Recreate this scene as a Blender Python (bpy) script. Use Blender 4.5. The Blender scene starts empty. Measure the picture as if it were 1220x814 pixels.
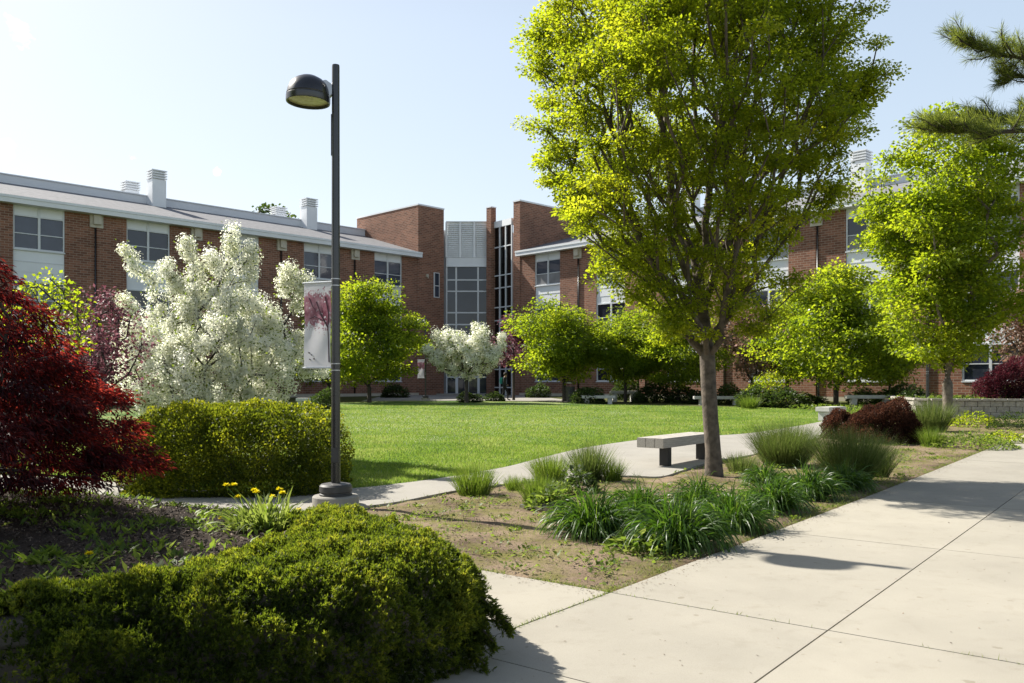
import bpy, bmesh, math, random
import numpy as np
from mathutils import Vector, Matrix, noise as mnoise

# ------------------------------------------------------------------ camera, sky, sun, exposure
S = bpy.context.scene
COL = S.collection
EYE, F, CX, HY = 1.5, 1020.0, 610.0, 455.0        # eye height; focal length, centre and horizon in photo pixels
cam = bpy.data.cameras.new('camera'); camo = bpy.data.objects.new('camera', cam); COL.objects.link(camo)
camo.location = (0, 0, EYE); camo.rotation_euler = (math.radians(90), 0, 0)
cam.sensor_width = 36.0; cam.lens = 36.0 * F / 1220.0; cam.shift_y = (HY - 407.0) / 1220.0
cam.clip_start = 0.05; cam.clip_end = 3000
S.camera = camo

SUN_EL = math.radians(40.0)
SUN_H = (-0.829, 0.559)                              # horizontal direction towards the sun
w = bpy.data.worlds.new('World'); S.world = w; w.use_nodes = True
nt = w.node_tree; nt.nodes.clear()
out = nt.nodes.new('ShaderNodeOutputWorld'); bg = nt.nodes.new('ShaderNodeBackground')
sky = nt.nodes.new('ShaderNodeTexSky'); sky.sky_type = 'NISHITA'; sky.sun_disc = False
sky.sun_elevation = SUN_EL; sky.sun_rotation = math.atan2(SUN_H[0], SUN_H[1])
sky.air_density = 1.0; sky.dust_density = 1.0; sky.ozone_density = 1.0
bg.inputs['Strength'].default_value = 0.105
nt.links.new(bg.outputs[0], out.inputs[0])

sun = bpy.data.lights.new('sun', 'SUN'); sun.energy = 5.0; sun.angle = math.radians(0.53); sun.color = (1.0, 0.945, 0.85)
suno = bpy.data.objects.new('sun', sun); COL.objects.link(suno)
sv = Vector((SUN_H[0] * math.cos(SUN_EL), SUN_H[1] * math.cos(SUN_EL), math.sin(SUN_EL)))
suno.rotation_euler = sv.to_track_quat('Z', 'Y').to_euler(); suno.location = (-20, 15, 30)
S.view_settings.view_transform = 'Standard'; S.view_settings.look = 'None'
S.view_settings.gamma = 1.0; S.view_settings.use_curve_mapping = False
S.view_settings.exposure = 1.04
S.cycles.max_bounces = 7; S.cycles.diffuse_bounces = 3; S.cycles.transmission_bounces = 4
S.cycles.glossy_bounces = 3; S.cycles.transparent_max_bounces = 6
S.cycles.sample_clamp_indirect = 6.0

# a few thin wisps of cloud high in the sky, by world direction
def sky_clouds():
    L = nt.links
    tc = nt.nodes.new('ShaderNodeTexCoord')
    nz = nt.nodes.new('ShaderNodeTexNoise'); nz.inputs['Scale'].default_value = 26; nz.inputs['Detail'].default_value = 6
    nz.inputs['Roughness'].default_value = 0.62; nz.inputs['Distortion'].default_value = 0.6
    L.new(tc.outputs['Generated'], nz.inputs['Vector'])
    total = None
    for (px, py, r) in ((22, 32, .022), (8, 176, .016), (157, 190, .013), (256, 206, .010), (-90, 110, .05), (1500, 40, .05)):
        d = Vector(((px - CX) / F, 1, (HY - py) / F)).normalized()
        dist = nt.nodes.new('ShaderNodeVectorMath'); dist.operation = 'DISTANCE'
        L.new(tc.outputs['Generated'], dist.inputs[0]); dist.inputs[1].default_value = d
        mr = nt.nodes.new('ShaderNodeMapRange'); mr.inputs['From Min'].default_value = r * 1.5; mr.inputs['From Max'].default_value = 0
        mr.inputs['To Min'].default_value = 0; mr.inputs['To Max'].default_value = 0.50
        L.new(dist.outputs['Value'], mr.inputs['Value'])
        if total is None: total = mr.outputs[0]
        else:
            ad = nt.nodes.new('ShaderNodeMath'); ad.operation = 'MAXIMUM'
            L.new(total, ad.inputs[0]); L.new(mr.outputs[0], ad.inputs[1]); total = ad.outputs[0]
    ad = nt.nodes.new('ShaderNodeMath'); ad.operation = 'ADD'; L.new(total, ad.inputs[0]); L.new(nz.outputs['Fac'], ad.inputs[1])
    mr = nt.nodes.new('ShaderNodeMapRange'); mr.interpolation_type = 'SMOOTHSTEP'
    mr.inputs['From Min'].default_value = 0.82; mr.inputs['From Max'].default_value = 1.05; L.new(ad.outputs[0], mr.inputs['Value'])
    mx = nt.nodes.new('ShaderNodeMix'); mx.data_type = 'RGBA'
    hs = nt.nodes.new('ShaderNodeHueSaturation'); hs.inputs['Saturation'].default_value = 1.25; hs.inputs['Value'].default_value = 2.50
    gm = nt.nodes.new('ShaderNodeGamma'); gm.inputs[1].default_value = 0.37            # gamma flattens the sky's bright and dark parts
    L.new(sky.outputs[0], gm.inputs[0]); L.new(gm.outputs[0], hs.inputs['Color'])
    # low sky is evened out; the unseen upper sky is dimmed to lessen fill
    sx = nt.nodes.new('ShaderNodeSeparateXYZ'); L.new(tc.outputs['Generated'], sx.inputs[0])
    mh = nt.nodes.new('ShaderNodeMapRange'); mh.interpolation_type = 'SMOOTHSTEP'; mh.inputs['From Min'].default_value = 0.62; mh.inputs['From Max'].default_value = 0.36; L.new(sx.outputs[2], mh.inputs['Value'])
    dk = nt.nodes.new('ShaderNodeHueSaturation'); dk.inputs['Saturation'].default_value = 0.75; dk.inputs['Value'].default_value = 0.7; L.new(sky.outputs[0], dk.inputs['Color'])
    mz = nt.nodes.new('ShaderNodeMix'); mz.data_type = 'RGBA'; L.new(mh.outputs[0], mz.inputs['Factor']); L.new(dk.outputs[0], mz.inputs['A']); L.new(hs.outputs[0], mz.inputs['B'])
    L.new(mr.outputs[0], mx.inputs['Factor']); L.new(mz.outputs['Result'], mx.inputs['A']); mx.inputs['B'].default_value = (14, 14, 14.3, 1)
    L.new(mx.outputs['Result'], bg.inputs['Color'])
sky_clouds()

# ------------------------------------------------------------------ helpers
rng = np.random.default_rng(7)
random.seed(7)
def zg(y): return 0.35 * min(1.0, max(0.0, (y - 12.0) / 43.0))      # the courtyard rises a little towards the building
def G(px, py):                                                        # ground point seen at a photo pixel
    z = 0.0
    for _ in range(12):
        Y = F * (EYE - z) / (py - HY); z = zg(Y)
    return ((px - CX) / F * Y, Y)
def X_(px, Y): return (px - CX) / F * Y
def Z_(py, Y): return EYE + (HY - py) / F * Y

def tag(o, label=None, cat=None, group=None, kind=None):
    if label: o['label'] = label
    if cat: o['category'] = cat
    if group: o['group'] = group
    if kind: o['kind'] = kind
    return o
def empty(name, loc=(0, 0, 0), rz=0, label=None, cat=None, group=None):
    o = bpy.data.objects.new(name, None); COL.objects.link(o); o.location = loc; o.rotation_euler = (0, 0, rz)
    o.empty_display_size = .2
    return tag(o, label, cat, group)
def link(name, me, parent=None, loc=(0, 0, 0), rz=0):
    o = bpy.data.objects.new(name, me); COL.objects.link(o); o.location = loc; o.rotation_euler = (0, 0, rz)
    if parent is not None: o.parent = parent
    return o
def copy_tree(o, parent=None):
    c = o.copy(); COL.objects.link(c)
    if parent is not None: c.parent = parent
    for ch in list(o.children): copy_tree(ch, c)
    return c

class MB:
    """collects boxes, tubes and faces; build() links them as ONE mesh object"""
    def __init__(s): s.v = []; s.f = []; s.m = []
    def add(s, vs, fs, mi=0):
        o = len(s.v); s.v += [tuple(v) for v in vs]; s.f += [[i + o for i in f] for f in fs]; s.m += [mi] * len(fs); return s
    def box(s, x0, x1, y0, y1, z0, z1, mi=0):
        x0, x1 = min(x0, x1), max(x0, x1); y0, y1 = min(y0, y1), max(y0, y1)
        return s.add([(x0, y0, z0), (x1, y0, z0), (x1, y1, z0), (x0, y1, z0), (x0, y0, z1), (x1, y0, z1), (x1, y1, z1), (x0, y1, z1)],
                     [(0, 3, 2, 1), (4, 5, 6, 7), (0, 1, 5, 4), (1, 2, 6, 5), (2, 3, 7, 6), (3, 0, 4, 7)], mi)
    def prism(s, poly, a0, a1, axis='x', mi=0):
        """extrude a polygon given in the two other axes (order: for x -> (y,z), for y -> (x,z), for z -> (x,y))"""
        def p(u, v, a): return (a, u, v) if axis == 'x' else ((u, a, v) if axis == 'y' else (u, v, a))
        n = len(poly); vs = [p(u, v, a0) for u, v in poly] + [p(u, v, a1) for u, v in poly]
        fs = [list(range(n)), list(range(2 * n - 1, n - 1, -1))] + [(i, i + n, (i + 1) % n + n, (i + 1) % n) for i in range(n)]
        return s.add(vs, fs, mi)
    def lathe(s, prof, n=24, c=(0, 0, 0), mi=0, cap=True):
        vs = []; fs = []
        for r, z in prof:
            for k in range(n):
                a = 2 * math.pi * k / n; vs.append((c[0] + r * math.cos(a), c[1] + r * math.sin(a), c[2] + z))
        for i in range(len(prof) - 1):
            for k in range(n):
                fs.append((i * n + k, i * n + (k + 1) % n, (i + 1) * n + (k + 1) % n, (i + 1) * n + k))
        if cap: fs.append(list(range(n))[::-1]); fs.append([(len(prof) - 1) * n + k for k in range(n)])
        return s.add(vs, fs, mi)
    def tube(s, pts, rads, n=6, mi=0, cap=True):
        pts = [Vector(p) for p in pts]; vs = []; fs = []
        up = Vector((0.13, 0.21, 0.97))
        for i, p in enumerate(pts):
            d = (pts[min(i + 1, len(pts) - 1)] - pts[max(i - 1, 0)]).normalized()
            a = d.cross(up)
            if a.length < 1e-3: a = d.cross(Vector((1, 0, 0)))
            a.normalize(); b = d.cross(a)
            r = rads[i] if hasattr(rads, '__len__') else rads
            for k in range(n):
                t = 2 * math.pi * k / n; vs.append(p + a * (r * math.cos(t)) + b * (r * math.sin(t)))
        for i in range(len(pts) - 1):
            for k in range(n): fs.append((i * n + k, i * n + (k + 1) % n, (i + 1) * n + (k + 1) % n, (i + 1) * n + k))
        if cap: fs.append(list(range(n))[::-1]); fs.append([(len(pts) - 1) * n + k for k in range(n)])
        return s.add(vs, fs, mi)
    def mesh(s, name, mats, smooth=False, bevel=0.0):
        me = bpy.data.meshes.new(name); me.from_pydata(s.v, [], s.f)
        for m in (mats if isinstance(mats, (list, tuple)) else [mats]): me.materials.append(m)
        me.polygons.foreach_set('material_index', s.m)
        bm = bmesh.new(); bm.from_mesh(me); bmesh.ops.recalc_face_normals(bm, faces=bm.faces[:])
        if bevel > 0:
            ed = [e for e in bm.edges if len(e.link_faces) == 2 and e.calc_face_angle(0) > 0.6]
            bmesh.ops.bevel(bm, geom=ed, offset=bevel, segments=2, affect='EDGES', clamp_overlap=True)
        bm.to_mesh(me); bm.free()
        if smooth:
            me.polygons.foreach_set('use_smooth', [True] * len(me.polygons))
            if smooth == 'auto': me.set_sharp_from_angle(angle=math.radians(35))
        me.update(); return me
    def build(s, name, mats, parent=None, loc=(0, 0, 0), rz=0, smooth=False, bevel=0.0):
        return link(name, s.mesh(name, mats, smooth, bevel), parent, loc, rz)

def raw_mesh(name, V, quads, mat, rnd=None, smooth=False):
    """fast mesh of quads from numpy arrays: V (n,3), quads (m,4)"""
    V = np.asarray(V, np.float32); quads = np.asarray(quads, np.int32)
    me = bpy.data.meshes.new(name)
    me.vertices.add(len(V)); me.vertices.foreach_set('co', V.ravel())
    me.loops.add(quads.size); me.loops.foreach_set('vertex_index', quads.ravel())
    me.polygons.add(len(quads)); me.polygons.foreach_set('loop_start', np.arange(0, quads.size, quads.shape[1], dtype=np.int32))
    me.polygons.foreach_set('loop_total', np.full(len(quads), quads.shape[1], np.int32))
    if smooth: me.polygons.foreach_set('use_smooth', np.ones(len(quads), bool))
    if rnd is not None:
        at = me.attributes.new('rnd', 'FLOAT', 'POINT'); at.data.foreach_set('value', np.asarray(rnd, np.float32))
    me.materials.append(mat); me.update(calc_edges=True); me.validate()
    return me
def unit(a): return a / np.maximum(np.linalg.norm(a, axis=-1, keepdims=True), 1e-9)
def leaf_mesh(name, P, A, N, L, W, mat, rnd, fold=0.12, waist=.45):
    """one folded diamond leaf per point: base P, axis A, normal N"""
    A = unit(A); Sd = unit(np.cross(A, N)); Nn = np.cross(Sd, A)
    L = np.asarray(L).reshape(-1, 1) * np.ones((len(P), 1)); W = np.asarray(W).reshape(-1, 1) * np.ones((len(P), 1))
    mid = P + A * L * waist + Nn * L * fold
    V = np.stack([P, mid + Sd * W / 2, P + A * L, mid - Sd * W / 2], 1).reshape(-1, 3)
    Q = np.arange(len(P) * 4).reshape(-1, 4)
    return raw_mesh(name, V, Q, mat, np.repeat(rnd, 4))
def blade_mesh(name, P, D, L, W, droop, mat, rnd, segs=3, smooth=True):
    """arching strap leaves: base P, starting direction D, length L, width W, droop = how far it bends over"""
    n = len(P); D = unit(D); L = np.asarray(L).reshape(-1); W = np.asarray(W).reshape(-1); droop = np.asarray(droop).reshape(-1)
    L = L * np.ones(n); W = W * np.ones(n); droop = droop * np.ones(n)
    side = unit(np.stack([-D[:, 1], D[:, 0], np.zeros(n)], 1) + rng.normal(0, .25, (n, 3)))
    rows = []; p = P.copy(); d = D.copy(); step = (L / segs)[:, None]
    for k in range(segs + 1):
        t = k / segs; wd = (W * (1 - t ** 2.2 * 0.96) * (0.7 + 0.3 * min(1, t * 3)))[:, None]
        rows.append(p - side * wd / 2); rows.append(p + side * wd / 2)
        d = unit(d + np.stack([np.zeros(n), np.zeros(n), -droop / segs * (0.4 + 1.6 * t)], 1)); p = p + d * step
    V = np.stack(rows, 1).reshape(-1, 3); k = np.arange(segs)
    q = np.stack([2 * k, 2 * k + 1, 2 * k + 3, 2 * k + 2], 1)
    Q = (np.arange(n)[:, None, None] * (2 * (segs + 1)) + q[None]).reshape(-1, 4)
    return raw_mesh(name, V, Q, mat, np.repeat(rnd, 2 * (segs + 1)), smooth)

# ------------------------------------------------------------------ materials
def new_mat(name):
    m = bpy.data.materials.new(name); m.use_nodes = True
    return m, m.node_tree, m.node_tree.nodes['Principled BSDF']
def ramp(nt_, stops, fac):
    r = nt_.nodes.new('ShaderNodeValToRGB'); e = r.color_ramp.elements
    while len(e) < len(stops): e.new(0.5)
    for i, (p, c) in enumerate(stops): e[i].position = p; e[i].color = (*c, 1)
    if fac is not None: nt_.links.new(fac, r.inputs[0])
    return r
def noise_node(nt_, vec, scale, detail=4, rough=.55, dist=0):
    n = nt_.nodes.new('ShaderNodeTexNoise'); n.inputs['Scale'].default_value = scale; n.inputs['Detail'].default_value = detail
    n.inputs['Roughness'].default_value = rough; n.inputs['Distortion'].default_value = dist
    if vec is not None: nt_.links.new(vec, n.inputs['Vector'])
    return n
def mixc(nt_, fac, a, b, mode='MIX'):
    m = nt_.nodes.new('ShaderNodeMix'); m.data_type = 'RGBA'; m.blend_type = mode
    for sock, v in (('Factor', fac), ('A', a), ('B', b)):
        if isinstance(v, (int, float)): m.inputs[sock].default_value = v
        elif isinstance(v, tuple): m.inputs[sock].default_value = (*v, 1)
        else: nt_.links.new(v, m.inputs[sock])
    return m.outputs['Result']
def bump(nt_, b, h, strength=.3, dist=.02):
    bp = nt_.nodes.new('ShaderNodeBump'); bp.inputs['Strength'].default_value = strength; bp.inputs['Distance'].default_value = dist
    nt_.links.new(h, bp.inputs['Height']); nt_.links.new(bp.outputs[0], b.inputs['Normal'])
def plain(name, c, rough=.6, var=.15, scale=6, metal=0, bmp=0.0, bscale=40, spec=.4):
    m, t, b = new_mat(name)
    tc = t.nodes.new('ShaderNodeTexCoord')
    n = noise_node(t, tc.outputs['Object'], scale)
    lo = tuple(x * (1 - var) for x in c); hi = tuple(min(1, x * (1 + var)) for x in c)
    r = ramp(t, [(.3, lo), (.7, hi)], n.outputs['Fac'])
    t.links.new(r.outputs[0], b.inputs['Base Color'])
    b.inputs['Roughness'].default_value = rough; b.inputs['Metallic'].default_value = metal; b.inputs['Specular IOR Level'].default_value = spec
    if bmp: bump(t, b, noise_node(t, tc.outputs['Object'], bscale, 5).outputs['Fac'], bmp, .01)
    return m
def leafmat(name, cols, tcols, tmix=.45, rough=.5, spec=.25):
    m, t, b = new_mat(name)
    at = t.nodes.new('ShaderNodeAttribute'); at.attribute_name = 'rnd'
    n = len(cols); r = ramp(t, [((i + .0) / max(1, n - 1), c) for i, c in enumerate(cols)], at.outputs['Fac'])
    r2 = ramp(t, [(i / max(1, len(tcols) - 1), c) for i, c in enumerate(tcols)], at.outputs['Fac'])
    t.links.new(r.outputs[0], b.inputs['Base Color']); b.inputs['Roughness'].default_value = rough; b.inputs['Specular IOR Level'].default_value = spec
    tr = t.nodes.new('ShaderNodeBsdfTranslucent'); t.links.new(r2.outputs[0], tr.inputs[0])
    mx = t.nodes.new('ShaderNodeMixShader'); mx.inputs[0].default_value = tmix
    t.links.new(b.outputs[0], mx.inputs[1]); t.links.new(tr.outputs[0], mx.inputs[2])
    t.links.new(mx.outputs[0], t.nodes['Material Output'].inputs[0])
    return m

def brick_mat(name, c1, c2, mortar):
    m, t, b = new_mat(name)
    tc = t.nodes.new('ShaderNodeTexCoord'); sp = t.nodes.new('ShaderNodeSeparateXYZ'); t.links.new(tc.outputs['Object'], sp.inputs[0])
    ad = t.nodes.new('ShaderNodeMath'); ad.operation = 'ADD'; t.links.new(sp.outputs[0], ad.inputs[0]); t.links.new(sp.outputs[1], ad.inputs[1])
    cb = t.nodes.new('ShaderNodeCombineXYZ'); t.links.new(ad.outputs[0], cb.inputs[0]); t.links.new(sp.outputs[2], cb.inputs[1])
    br = t.nodes.new('ShaderNodeTexBrick'); t.links.new(cb.outputs[0], br.inputs['Vector'])
    br.inputs['Scale'].default_value = 1; br.inputs['Brick Width'].default_value = .42; br.inputs['Row Height'].default_value = .15
    br.inputs['Mortar Size'].default_value = .016; br.inputs['Mortar Smooth'].default_value = .3; br.inputs['Bias'].default_value = -.1
    br.inputs['Color1'].default_value = (*c1, 1); br.inputs['Color2'].default_value = (*c2, 1); br.inputs['Mortar'].default_value = (*mortar, 1)
    n = noise_node(t, tc.outputs['Object'], .35, 5)
    r = ramp(t, [(.3, (.82, .82, .82)), (.7, (1.1, 1.08, 1.05))], n.outputs['Fac'])
    c = mixc(t, 1.0, br.outputs['Color'], r.outputs[0], 'MULTIPLY')
    t.links.new(c, b.inputs['Base Color']); b.inputs['Roughness'].default_value = .85; b.inputs['Specular IOR Level'].default_value = .2
    bump(t, b, br.outputs['Fac'], -.4, .008)
    return m

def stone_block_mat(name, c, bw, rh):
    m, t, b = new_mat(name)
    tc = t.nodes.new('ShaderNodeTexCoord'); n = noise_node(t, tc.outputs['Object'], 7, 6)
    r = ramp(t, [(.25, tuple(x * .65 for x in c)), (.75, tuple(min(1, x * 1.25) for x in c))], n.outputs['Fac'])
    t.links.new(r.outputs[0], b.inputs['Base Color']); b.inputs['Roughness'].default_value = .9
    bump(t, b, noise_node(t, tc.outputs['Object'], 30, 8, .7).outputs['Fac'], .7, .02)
    return m

def concrete_mat(name, c, joint=None):
    m, t, b = new_mat(name)
    tc = t.nodes.new('ShaderNodeTexCoord')
    n1 = noise_node(t, tc.outputs['Object'], .8, 6, .6, .3); n2 = noise_node(t, tc.outputs['Object'], 160, 3, .7); n3 = noise_node(t, tc.outputs['Object'], 5, 5, .6)
    r1 = ramp(t, [(.3, tuple(x * .86 for x in c)), (.7, tuple(min(1, x * 1.06) for x in c))], n1.outputs['Fac'])
    r2 = ramp(t, [(.25, (.80, .79, .78)), (.5, (1, 1, 1)), (.8, (1.05, 1.04, 1.03))], n2.outputs['Fac'])
    r3 = ramp(t, [(.28, (.86, .85, .83)), (.45, (1, 1, 1))], n3.outputs['Fac'])
    cc = mixc(t, 1.0, r1.outputs[0], r2.outputs[0], 'MULTIPLY'); cc = mixc(t, .7, cc, r3.outputs[0], 'MULTIPLY')
    # hairline broom marks and occasional stains
    n4 = noise_node(t, tc.outputs['Object'], 2.2, 8, .7, 1.2)
    r4 = ramp(t, [(.60, (1, 1, 1)), (.72, (.86, .83, .78))], n4.outputs['Fac'])
    cc = mixc(t, .6, cc, r4.outputs[0], 'MULTIPLY')
    ge = t.nodes.new('ShaderNodeNewGeometry'); ri = ramp(t, [(0, (.90, .90, .91)), (1, (1.06, 1.05, 1.03))], ge.outputs['Random Per Island'])
    cc = mixc(t, 1.0, cc, ri.outputs[0], 'MULTIPLY')
    n7 = noise_node(t, tc.outputs['Object'], 9, 2, .4); r7 = ramp(t, [(.72, (1, 1, 1)), (.75, (.74, .71, .66))], n7.outputs['Fac']); cc = mixc(t, .8, cc, r7.outputs[0], 'MULTIPLY')
    t.links.new(cc, b.inputs['Base Color']); b.inputs['Roughness'].default_value = .88; b.inputs['Specular IOR Level'].default_value = .25
    bump(t, b, n2.outputs['Fac'], .25, .004)
    return m

def soil_mat(name, dry, dark, moss, mossy=.55):
    m, t, b = new_mat(name)
    tc = t.nodes.new('ShaderNodeTexCoord'); v = tc.outputs['Object']
    n1 = noise_node(t, v, 1.1, 6, .62, .4); n2 = noise_node(t, v, 45, 6, .75); n3 = noise_node(t, v, 2.1, 7, .68, .6); n4 = noise_node(t, v, 14, 4, .6)
    base = ramp(t, [(.30, dark), (.55, dry), (.8, tuple(x * 1.15 for x in dry))], n1.outputs['Fac']).outputs[0]
    fine = ramp(t, [(.28, (.45, .43, .40)), (.5, (1, 1, 1)), (.75, (1.25, 1.22, 1.18))], n2.outputs['Fac']).outputs[0]
    c = mixc(t, .9, base, fine, 'MULTIPLY')
    mf = ramp(t, [(mossy, (0, 0, 0)), (mossy + .16, (1, 1, 1))], n3.outputs['Fac']).outputs[0]
    mg = ramp(t, [(.35, tuple(x * .6 for x in moss)), (.7, moss)], n4.outputs['Fac']).outputs[0]
    mg = mixc(t, .8, mg, fine, 'MULTIPLY')
    fac = t.nodes.new('ShaderNodeMath'); fac.operation = 'MULTIPLY'; t.links.new(mf, fac.inputs[0]); fac.inputs[1].default_value = .75
    c = mixc(t, fac.outputs[0], c, mg)
    t.links.new(c, b.inputs['Base Color']); b.inputs['Roughness'].default_value = .95; b.inputs['Specular IOR Level'].default_value = .1
    bump(t, b, n2.outputs['Fac'], .8, .02)
    return m

def lawn_mat(name):
    m, t, b = new_mat(name)
    tc = t.nodes.new('ShaderNodeTexCoord'); v = tc.outputs['Object']
    n1 = noise_node(t, v, .45, 6, .6, .5); n2 = noise_node(t, v, 5, 6, .7); n3 = noise_node(t, v, 60, 4, .7); n4 = noise_node(t, v, .16, 4, .6, .8)
    a = ramp(t, [(.34, (.056, .122, .016)), (.50, (.115, .195, .036)), (.64, (.27, .32, .10))], n1.outputs['Fac']).outputs[0]
    b2 = ramp(t, [(.3, (.70, .74, .66)), (.55, (1, 1, 1)), (.8, (1.3, 1.2, 1.2))], n2.outputs['Fac']).outputs[0]
    b3 = ramp(t, [(.3, (.50, .52, .5)), (.5, (1, 1, 1)), (.75, (1.35, 1.3, 1.2))], n3.outputs['Fac']).outputs[0]
    c = mixc(t, .9, a, b2, 'MULTIPLY'); c = mixc(t, .8, c, b3, 'MULTIPLY')
    pale = ramp(t, [(.50, (0, 0, 0)), (.66, (1, 1, 1))], n4.outputs['Fac']).outputs[0]
    dv_ = t.nodes.new('ShaderNodeVectorMath'); dv_.operation = 'DISTANCE'; t.links.new(v, dv_.inputs[0]); dv_.inputs[1].default_value = (-3.2, 29, .1)
    mr_ = t.nodes.new('ShaderNodeMapRange'); mr_.inputs['From Min'].default_value = 11; mr_.inputs['From Max'].default_value = 2; mr_.inputs['To Max'].default_value = .95; t.links.new(dv_.outputs['Value'], mr_.inputs['Value'])
    n5 = noise_node(t, v, 1.6, 6, .7, .6); ms_ = t.nodes.new('ShaderNodeMath'); ms_.operation = 'MULTIPLY'; t.links.new(mr_.outputs[0], ms_.inputs[0]); t.links.new(n5.outputs['Fac'], ms_.inputs[1])
    fac = t.nodes.new('ShaderNodeMath'); fac.operation = 'MULTIPLY_ADD'; t.links.new(pale, fac.inputs[0]); fac.inputs[1].default_value = .45; t.links.new(ms_.outputs[0], fac.inputs[2]); fac.use_clamp = True
    c = mixc(t, fac.outputs[0], c, (.33, .37, .19))
    t.links.new(c, b.inputs['Base Color']); b.inputs['Roughness'].default_value = .9; b.inputs['Specular IOR Level'].default_value = .15
    bump(t, b, n3.outputs['Fac'], .9, .05)
    return m

M = {}
M['brick'] = brick_mat('red_brick', (.275, .128, .083), (.145, .066, .045), (.33, .26, .205))
M['concrete'] = concrete_mat('pale_concrete', (.352, .328, .275))
M['concrete_old'] = concrete_mat('grey_concrete', (.315, .30, .27))
M['joint'] = soil_mat('joint_dirt', (.16, .11, .06), (.08, .06, .04), (.14, .15, .03), .5)
M['soil'] = soil_mat('bed_soil', (.255, .190, .132), (.095, .068, .046), (.20, .20, .045), .45)
M['mulch'] = soil_mat('dark_mulch', (.052, .038, .029), (.025, .019, .015), (.035, .042, .014), .60)
M['ground'] = soil_mat('rough_grass_ground', (.12, .115, .05), (.08, .08, .035), (.09, .13, .025), .42)
M['lawn'] = lawn_mat('mown_lawn')
M['bark'] = plain('grey_bark', (.15, .125, .10), .9, .45, 9, bmp=.9, bscale=22)
M['bark_mid'] = plain('brown_grey_bark', (.105, .085, .066), .9, .5, 9, bmp=.9, bscale=22)
M['bark_dark'] = plain('dark_bark', (.055, .045, .038), .9, .4, 9, bmp=.8, bscale=25)
M['white'] = plain('white_painted_metal', (.74, .76, .78), .45, .05, .7)
M['roof'] = plain('grey_shingles', (.175, .175, .185), .9, .22, 3, bmp=.6, bscale=6)
M['flatgrey'] = plain('grey_metal_band', (.64, .66, .70), .5, .06, .4)
M['stone'] = plain('limestone', (.50, .46, .38), .85, .12, 3)
M['blocks'] = stone_block_mat('split_face_blocks', (.36, .33, .29), .4, .2)
M['blocks_dark'] = stone_block_mat('shaded_wall_stone', (.17, .145, .115), .4, .2)  # darker than the other blocks: the shade on this wall is in its colour
M['pole'] = plain('dark_bronze_paint', (.020, .019, .022), .27, .15, 3, spec=.8)
M['polebase'] = plain('worn_base_paint', (.06, .058, .058), .55, .3, 8)
M['strap'] = plain('steel_strap', (.45, .45, .46), .35, .1, 5, metal=.8)
M['rail'] = plain('aluminium_frame', (.62, .64, .66), .4, .06, 1)
M['black'] = plain('black_metal', (.02, .02, .022), .5, .1, 4)
M['louver'] = plain('pale_louver_metal', (.80, .82, .84), .5, .06, 1)
def glass_mat(name, c, rough=.04):
    m, t, b = new_mat(name)
    tc = t.nodes.new('ShaderNodeTexCoord'); n = noise_node(t, tc.outputs['Object'], .5, 3)
    r = ramp(t, [(.35, tuple(x * .75 for x in c)), (.65, tuple(x * 1.25 for x in c))], n.outputs['Fac'])
    oi = t.nodes.new('ShaderNodeObjectInfo'); ro_ = ramp(t, [(0, (.45, .45, .45)), (1, (1.9, 1.85, 1.8))], oi.outputs['Random'])
    t.links.new(mixc(t, 1.0, r.outputs[0], ro_.outputs[0], 'MULTIPLY'), b.inputs['Base Color']); b.inputs['Roughness'].default_value = rough; b.inputs['Specular IOR Level'].default_value = .6
    bump(t, b, noise_node(t, tc.outputs['Object'], 1.3, 2).outputs['Fac'], .04, .05)
    return m
M['glass'] = glass_mat('dark_window_glass', (.030, .036, .055))
M['blind'] = glass_mat('glass_over_blinds', (.20, .205, .215), .10)
M['curtain_glass'] = glass_mat('curtain_wall_glass', (.022, .032, .055))
M['black_glass'] = glass_mat('black_glass', (.008, .009, .010), .06)

M['lf_big'] = leafmat('leaf_spring_green', [(.050, .085, .010), (.085, .120, .012), (.13, .155, .016)], [(.28, .38, .012), (.52, .60, .018), (.82, .80, .04)], .58)
M['lf_row'] = leafmat('leaf_maple_green', [(.040, .072, .010), (.080, .115, .014), (.14, .165, .020)], [(.22, .34, .012), (.44, .56, .018), (.72, .74, .04)], .55)
M['lf_right'] = leafmat('leaf_yellow_green', [(.050, .085, .010), (.095, .130, .014), (.17, .165, .018)], [(.26, .38, .012), (.48, .60, .018), (.68, .70, .03)], .56)
M['lf_red'] = leafmat('leaf_dark_red', [(.028, .005, .008), (.052, .010, .011), (.115, .020, .018)], [(.06, .006, .008), (.19, .016, .015), (.85, .10, .06)], .46)
M['lf_wine'] = leafmat('leaf_wine_red', [(.030, .008, .014), (.060, .012, .020), (.11, .025, .035)], [(.06, .010, .018), (.11, .018, .028), (.22, .045, .055)], .40)
M['lf_plum'] = leafmat('leaf_purple', [(.045, .015, .022), (.09, .035, .045), (.30, .17, .20)], [(.12, .03, .05), (.26, .09, .12), (.5, .33, .36)], .4)
M['lf_pink'] = leafmat('leaf_pinkish_bronze', [(.07, .065, .020), (.15, .11, .07), (.32, .21, .17)], [(.18, .14, .04), (.40, .22, .16), (.55, .36, .33)], .4)
M['blossom'] = leafmat('white_blossom', [(.78, .78, .64), (.90, .90, .85), (.93, .93, .91)], [(.70, .72, .48), (.90, .90, .76), (.95, .95, .90)], .66, .7)
M['lf_crab'] = leafmat('leaf_crabapple', [(.06, .095, .016), (.09, .13, .02), (.13, .16, .03)], [(.20, .30, .03), (.32, .42, .04), (.42, .50, .06)], .45)
M['lf_gold'] = leafmat('leaf_golden_hedge', [(.026, .044, .006), (.062, .085, .008), (.19, .20, .012)], [(.08, .12, .008), (.26, .31, .015), (.72, .70, .03)], .44)
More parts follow.
